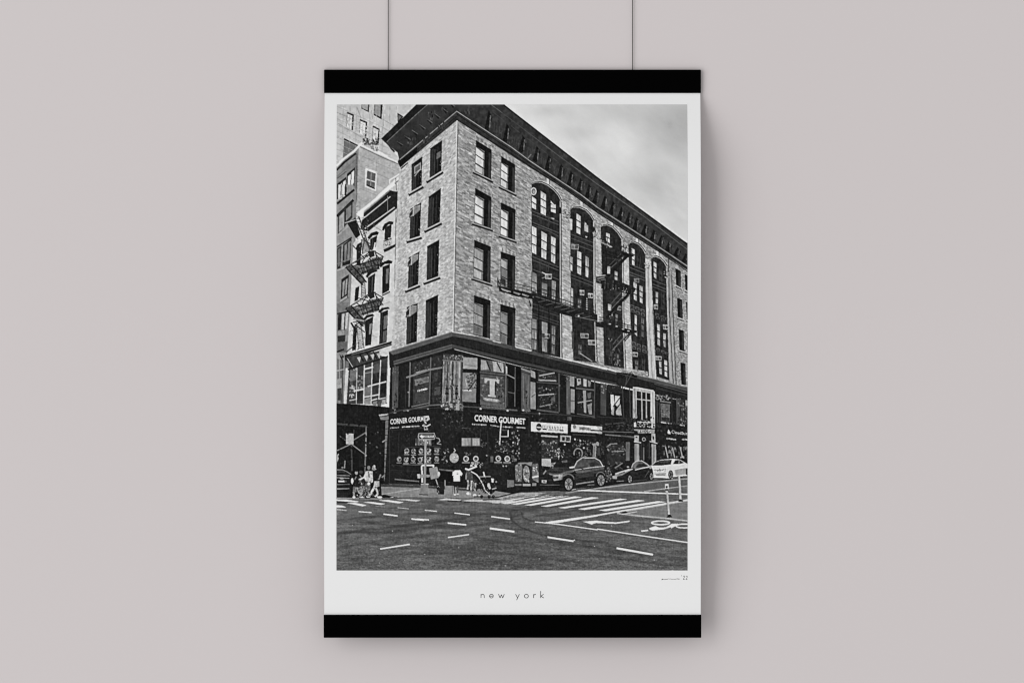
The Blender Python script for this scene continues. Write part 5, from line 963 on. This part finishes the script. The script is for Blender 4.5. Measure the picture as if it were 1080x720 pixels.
def mat_wall():
    m, nt, b = principled('painted_wall'); b.inputs['Roughness'].default_value = .95; b.inputs['Specular IOR Level'].default_value = .05
    tc = node(nt, 'ShaderNodeTexCoord'); n1 = node(nt, 'ShaderNodeTexNoise'); n1.inputs['Scale'].default_value = .9; n1.inputs['Detail'].default_value = 2
    n2 = node(nt, 'ShaderNodeTexNoise'); n2.inputs['Scale'].default_value = 260; n2.inputs['Detail'].default_value = 3
    r = node(nt, 'ShaderNodeValToRGB'); c0, c1 = WALL_COL; r.color_ramp.elements[0].color = (*c0, 1); r.color_ramp.elements[1].color = (*c1, 1); r.color_ramp.elements[0].position = .3; r.color_ramp.elements[1].position = .7
    bu = node(nt, 'ShaderNodeBump'); bu.inputs['Strength'].default_value = .05; bu.inputs['Distance'].default_value = .0006
    nt.links.new(tc.outputs['Object'], n1.inputs['Vector']); nt.links.new(tc.outputs['Object'], n2.inputs['Vector'])
    nt.links.new(n1.outputs['Fac'], r.inputs['Fac']); nt.links.new(r.outputs['Color'], b.inputs['Base Color'])
    nt.links.new(n2.outputs['Fac'], bu.inputs['Height']); nt.links.new(bu.outputs['Normal'], b.inputs['Normal']); return m
WALL_COL = ((.628, .584, .585), (.638, .594, .595))

def mat_flat(name, colr, rough=.9, spec=.05, noise=.02, scale=300):
    m, nt, b = principled(name); b.inputs['Roughness'].default_value = rough; b.inputs['Specular IOR Level'].default_value = spec
    tc = node(nt, 'ShaderNodeTexCoord'); n1 = node(nt, 'ShaderNodeTexNoise'); n1.inputs['Scale'].default_value = scale
    mx = node(nt, 'ShaderNodeMix', data_type='RGBA'); mx.inputs['A'].default_value = (*[c * (1 - noise) for c in colr], 1); mx.inputs['B'].default_value = (*[c * (1 + noise) for c in colr], 1)
    nt.links.new(tc.outputs['Object'], n1.inputs['Vector']); nt.links.new(n1.outputs['Fac'], mx.inputs['Factor']); nt.links.new(mx.outputs['Result'], b.inputs['Base Color']); return m

PRINT_GAIN = 1.11
def mat_print():
    m, nt, b = principled('printed_ink'); b.inputs['Roughness'].default_value = .9; b.inputs['Specular IOR Level'].default_value = .0
    a = node(nt, 'ShaderNodeAttribute', attribute_name='ink')
    mx = node(nt, 'ShaderNodeVectorMath', operation='SCALE'); mx.inputs['Scale'].default_value = PRINT_GAIN
    nt.links.new(a.outputs['Color'], mx.inputs[0]); nt.links.new(mx.outputs['Vector'], b.inputs['Base Color']); return m

def mesh_obj(name, verts, faces, mat, parent=None, smooth=False):
    me = bpy.data.meshes.new(name); me.from_pydata(verts, [], faces); me.materials.append(mat)
    if smooth: me.polygons.foreach_set('use_smooth', [True] * len(me.polygons))
    o = bpy.data.objects.new(name, me); col.objects.link(o); o.parent = parent; return o

# wall ---------------------------------------------------------------
wall = mesh_obj('wall', [(-5, WALL_Y, -2.0), (5, WALL_Y, -2.0), (5, WALL_Y, 5.5), (-5, WALL_Y, 5.5)], [(0, 1, 2, 3)], mat_wall())
wall['kind'] = 'structure'

# poster -------------------------------------------------------------
poster = bpy.data.objects.new('poster', None); col.objects.link(poster); poster.location = BASE; poster.empty_display_size = .1
poster['label'] = 'white poster with black and white street photograph, clamped in black bars and hung on strings'
poster['category'] = 'poster'

M_PAPER = mat_flat('paper', (.828, .828, .828), .85, .05, .006, 400)
M_BAR = mat_flat('black_bar', (.0012, .0012, .0012), .9, .0, .1, 200)
M_INK = mat_flat('caption_ink', (.055, .055, .055), .9, .0, .05, 300)
M_STR = mat_flat('string', (.075, .07, .07), .9, .0, .15, 900)

# sheet: a thin closed slab that follows the bow
ys = [86 + (660 - 86) * k / 220 for k in range(221)]
def gp(py): return gap(min(max(py, 98), 648))
V = []; Fc = []
for py in ys:
    g_ = gp(py)
    for side in (0, 1):
        for px in (342, 739): V.append((X(px), -g_ + (.0004 if side else 0), Z(py)))
for k in range(len(ys) - 1):
    a, b = 4 * k, 4 * k + 4
    Fc += [(a, b, b + 1, a + 1), (a + 2, a + 3, b + 3, b + 2), (a, a + 2, b + 2, b), (a + 1, b + 1, b + 3, a + 3)]
paper = mesh_obj('paper', V, Fc, M_PAPER, poster)
me = paper.data; sm = [abs(p.normal.x) < .5 for p in me.polygons]; me.polygons.foreach_set('use_smooth', sm)
me.set_sharp_from_angle(angle=math.radians(40))

# picture: a grid that carries the ink
ny, nx = lin.shape
gx = PX0 + (np.arange(nx + 0) + .5) / 2; gx[0] = PX0; gx[-1] = PX0 + PW
gy = PY0 + (np.arange(ny + 0) + .5) / 2; gy[0] = PY0; gy[-1] = PY0 + PH
gg = np.array([gap(v) for v in gy])
co = np.empty((ny, nx, 3), dtype=np.float32)
co[..., 0] = ((gx - 540) * PX)[None, :]; co[..., 1] = (-gg - .00025)[:, None]; co[..., 2] = ((360 - gy) * PX + 1.5 - BASE[2])[:, None]
me = bpy.data.meshes.new('photo_print'); me.vertices.add(nx * ny); me.vertices.foreach_set('co', co.ravel())
idx = np.arange(nx * ny, dtype=np.int32).reshape(ny, nx)
fq = np.stack([idx[:-1, :-1], idx[1:, :-1], idx[1:, 1:], idx[:-1, 1:]], axis=-1).reshape(-1, 4)
nf = len(fq)
me.loops.add(nf * 4); me.loops.foreach_set('vertex_index', fq.ravel())
me.polygons.add(nf); me.polygons.foreach_set('loop_start', np.arange(nf, dtype=np.int32) * 4)
me.polygons.foreach_set('use_smooth', np.ones(nf, dtype=bool)); me.update(calc_edges=True)
at = me.color_attributes.new('ink', 'FLOAT_COLOR', 'POINT')
rgba = np.ones((ny, nx, 4), dtype=np.float32); rgba[..., 0] = lin; rgba[..., 1] = lin; rgba[..., 2] = lin * .995
at.data.foreach_set('color', rgba.ravel())
me.materials.append(mat_print())
pic = bpy.data.objects.new('photo_print', me); col.objects.link(pic); pic.parent = paper
pic['label'] = 'black and white photograph of a brick corner building with fire escapes above a street crossing'

# caption and signature: thin strokes of ink on the sheet
def ribbon(pts, w, V, Fc, lift):
    for (xa, ya), (xb, yb) in zip(pts[:-1], pts[1:]):
        Ln = math.hypot(xb - xa, yb - ya)
        if Ln < 1e-6: continue
        dx, dy = (xb - xa) / Ln * w / 2, (yb - ya) / Ln * w / 2
        n0 = len(V)
        for x, y in ((xa - dy - dx * .4, ya + dx - dy * .4), (xb - dy + dx * .4, yb + dx + dy * .4), (xb + dy + dx * .4, yb - dx + dy * .4), (xa + dy - dx * .4, ya - dx - dy * .4)):
            lift[0] += 1e-7
            V.append((X(x), -gap(y) - .0002 - lift[0], Z(y)))
        Fc.append((n0, n0 + 1, n0 + 2, n0 + 3))
def arc(cx, cy, rx, ry, a0, a1, n=14): return [(cx + rx * math.cos(math.radians(a0 + (a1 - a0) * k / n)), cy + ry * math.sin(math.radians(a0 + (a1 - a0) * k / n))) for k in range(n + 1)]
V = []; Fc = []; lf = [0.0]; w = .62
top, bot = 626.2, 630.0
for s in ([(507.3, top), (507.3, bot)], arc(509, 627.9, 1.7, 1.7, 180, 360) + [(510.7, bot)],
          arc(518.3, 628.1, 2.0, 1.95, 20, 360) , [(516.3, 628.1), (520.3, 628.1)],
          [(525.8, top), (527.4, bot), (528.8, 626.6), (530.2, bot), (531.8, top)],
          [(543.8, top), (545.7, 629.6)], [(547.7, top), (544.9, 632.2)],
          arc(555.1, 628.1, 2.1, 1.95, 0, 360, 22),
          [(562.8, top), (562.8, bot)], [(562.8, 628.0)] + arc(564.4, 627.8, 1.5, 1.5, 190, 290, 8),
          [(570.2, 622.9), (570.2, bot)], [(573.1, top), (570.4, 628.2), (573.5, bot)]):
    ribbon(s, w, V, Fc, lf)
cap = mesh_obj('caption', V, Fc, M_INK, paper); cap['label'] = 'small widely spaced lettering new york under the photograph'
V = []; Fc = []; lf = [0.0]
for s in ([(697.6, 610.9), (698.3, 610.0), (698.9, 609.9), (698.5, 610.8), (699.6, 610.5), (701.2, 610.6), (702.4, 610.1), (703.6, 610.5), (704.4, 609.8), (705.6, 610.0), (707, 609.9), (708.6, 610.2), (710.6, 610.1), (712, 610.3), (713.4, 609.8), (714.2, 610.2), (714.9, 609.4), (715.5, 610.3), (716.2, 609.9), (716.9, 610.2)],
          [(718.7, 606.2), (718.5, 607.0)],
          [(720.6, 607.4), (721.1, 606.6), (721.9, 606.9), (721.7, 608.1), (720.5, 610.6), (722.2, 610.4)],
          [(723.3, 607.6), (724, 606.8), (724.8, 607.2), (724.6, 608.4), (723.3, 610.7), (724.9, 610.5)]):
    ribbon(s, .36, V, Fc, lf)
sig = mesh_obj('signature', V, Fc, M_INK, paper); sig['label'] = 'tiny handwritten signature and 22 below the photograph corner'

# bars: two slats each, closed on the sheet
def bar(y0, y1, g):
    bm = bmesh.new()
    for ya, yb in ((-g + .0004, -g + .0023), (-g - .0035, -g - .0005)):
        r = bmesh.ops.create_cube(bm, size=1)['verts']
        x0, x1 = X(341.4), X(739.6); z0, z1 = Z(y1), Z(y0)
        for v in r: v.co = ((v.co.x + .5) * (x1 - x0) + x0, (v.co.y + .5) * (yb - ya) + ya if ya < yb else 0, (v.co.z + .5) * (z1 - z0) + z0)
    bmesh.ops.bevel(bm, geom=list(bm.edges), offset=.0005, segments=2, affect='EDGES')
    me = bpy.data.meshes.new('hanger_bar'); bm.to_mesh(me); bm.free(); me.materials.append(M_BAR)
    o = bpy.data.objects.new('hanger_bar', me); col.objects.link(o); o.parent = poster; return o
bar(73.2, 97.8, G_TOP); bar(647.8, 672, G_BOT)

# strings: thin twisted cords rising from the top bar
for px in (409.2, 667.5):
    V = []; Fc = []; n = 10; rows = 120
    for k in range(rows + 1):
        py = 76 - (76 + 160) * k / rows
        for j in range(n):
            t = 2 * math.pi * j / n; rr = .00066; V.append((X(px) + rr * math.cos(t), -.0030 + rr * math.sin(t), Z(py)))
    for k in range(rows):
        for j in range(n): Fc.append((k * n + j, k * n + (j + 1) % n, (k + 1) * n + (j + 1) % n, (k + 1) * n + j))
    mesh_obj('string', V, Fc, M_STR, poster, True)

# light --------------------------------------------------------------
world = bpy.data.worlds.new('World'); scene.world = world; world.use_nodes = True
bg = world.node_tree.nodes['Background']; bg.inputs['Color'].default_value = (1, 1, 1, 1); bg.inputs['Strength'].default_value = .625
def area(name, loc, sx, sy, power, colr):
    l = bpy.data.lights.new(name, 'AREA'); l.shape = 'RECTANGLE'; l.size = sx; l.size_y = sy; l.energy = power; l.color = colr
    o = bpy.data.objects.new(name, l); col.objects.link(o); o.location = loc; o.rotation_euler = (math.radians(90), 0, 0); return o
area('softbox', (-43.0, -27, -2.2), 57.0, 54.0, 19800, (1, 1, 1))

# camera -------------------------------------------------------------
cam = bpy.data.cameras.new('camera'); co_ = bpy.data.objects.new('camera', cam); col.objects.link(co_)
DIST = 15.0
co_.location = (0, -DIST - .034, 1.5); co_.rotation_euler = (math.radians(90), 0, 0)
cam.sensor_width = 36; cam.lens = 36 * DIST / (1080 * PX); cam.clip_start = .05; cam.clip_end = 100
scene.camera = co_

scene.render.engine = 'CYCLES'
scene.view_settings.view_transform = 'Standard'; scene.view_settings.look = 'None'; scene.view_settings.exposure = 0; scene.view_settings.gamma = 1
scene.cycles.pixel_filter_type = 'BLACKMAN_HARRIS'; scene.cycles.filter_width = 1.15
scene.render.resolution_x = 1024; scene.render.resolution_y = 682
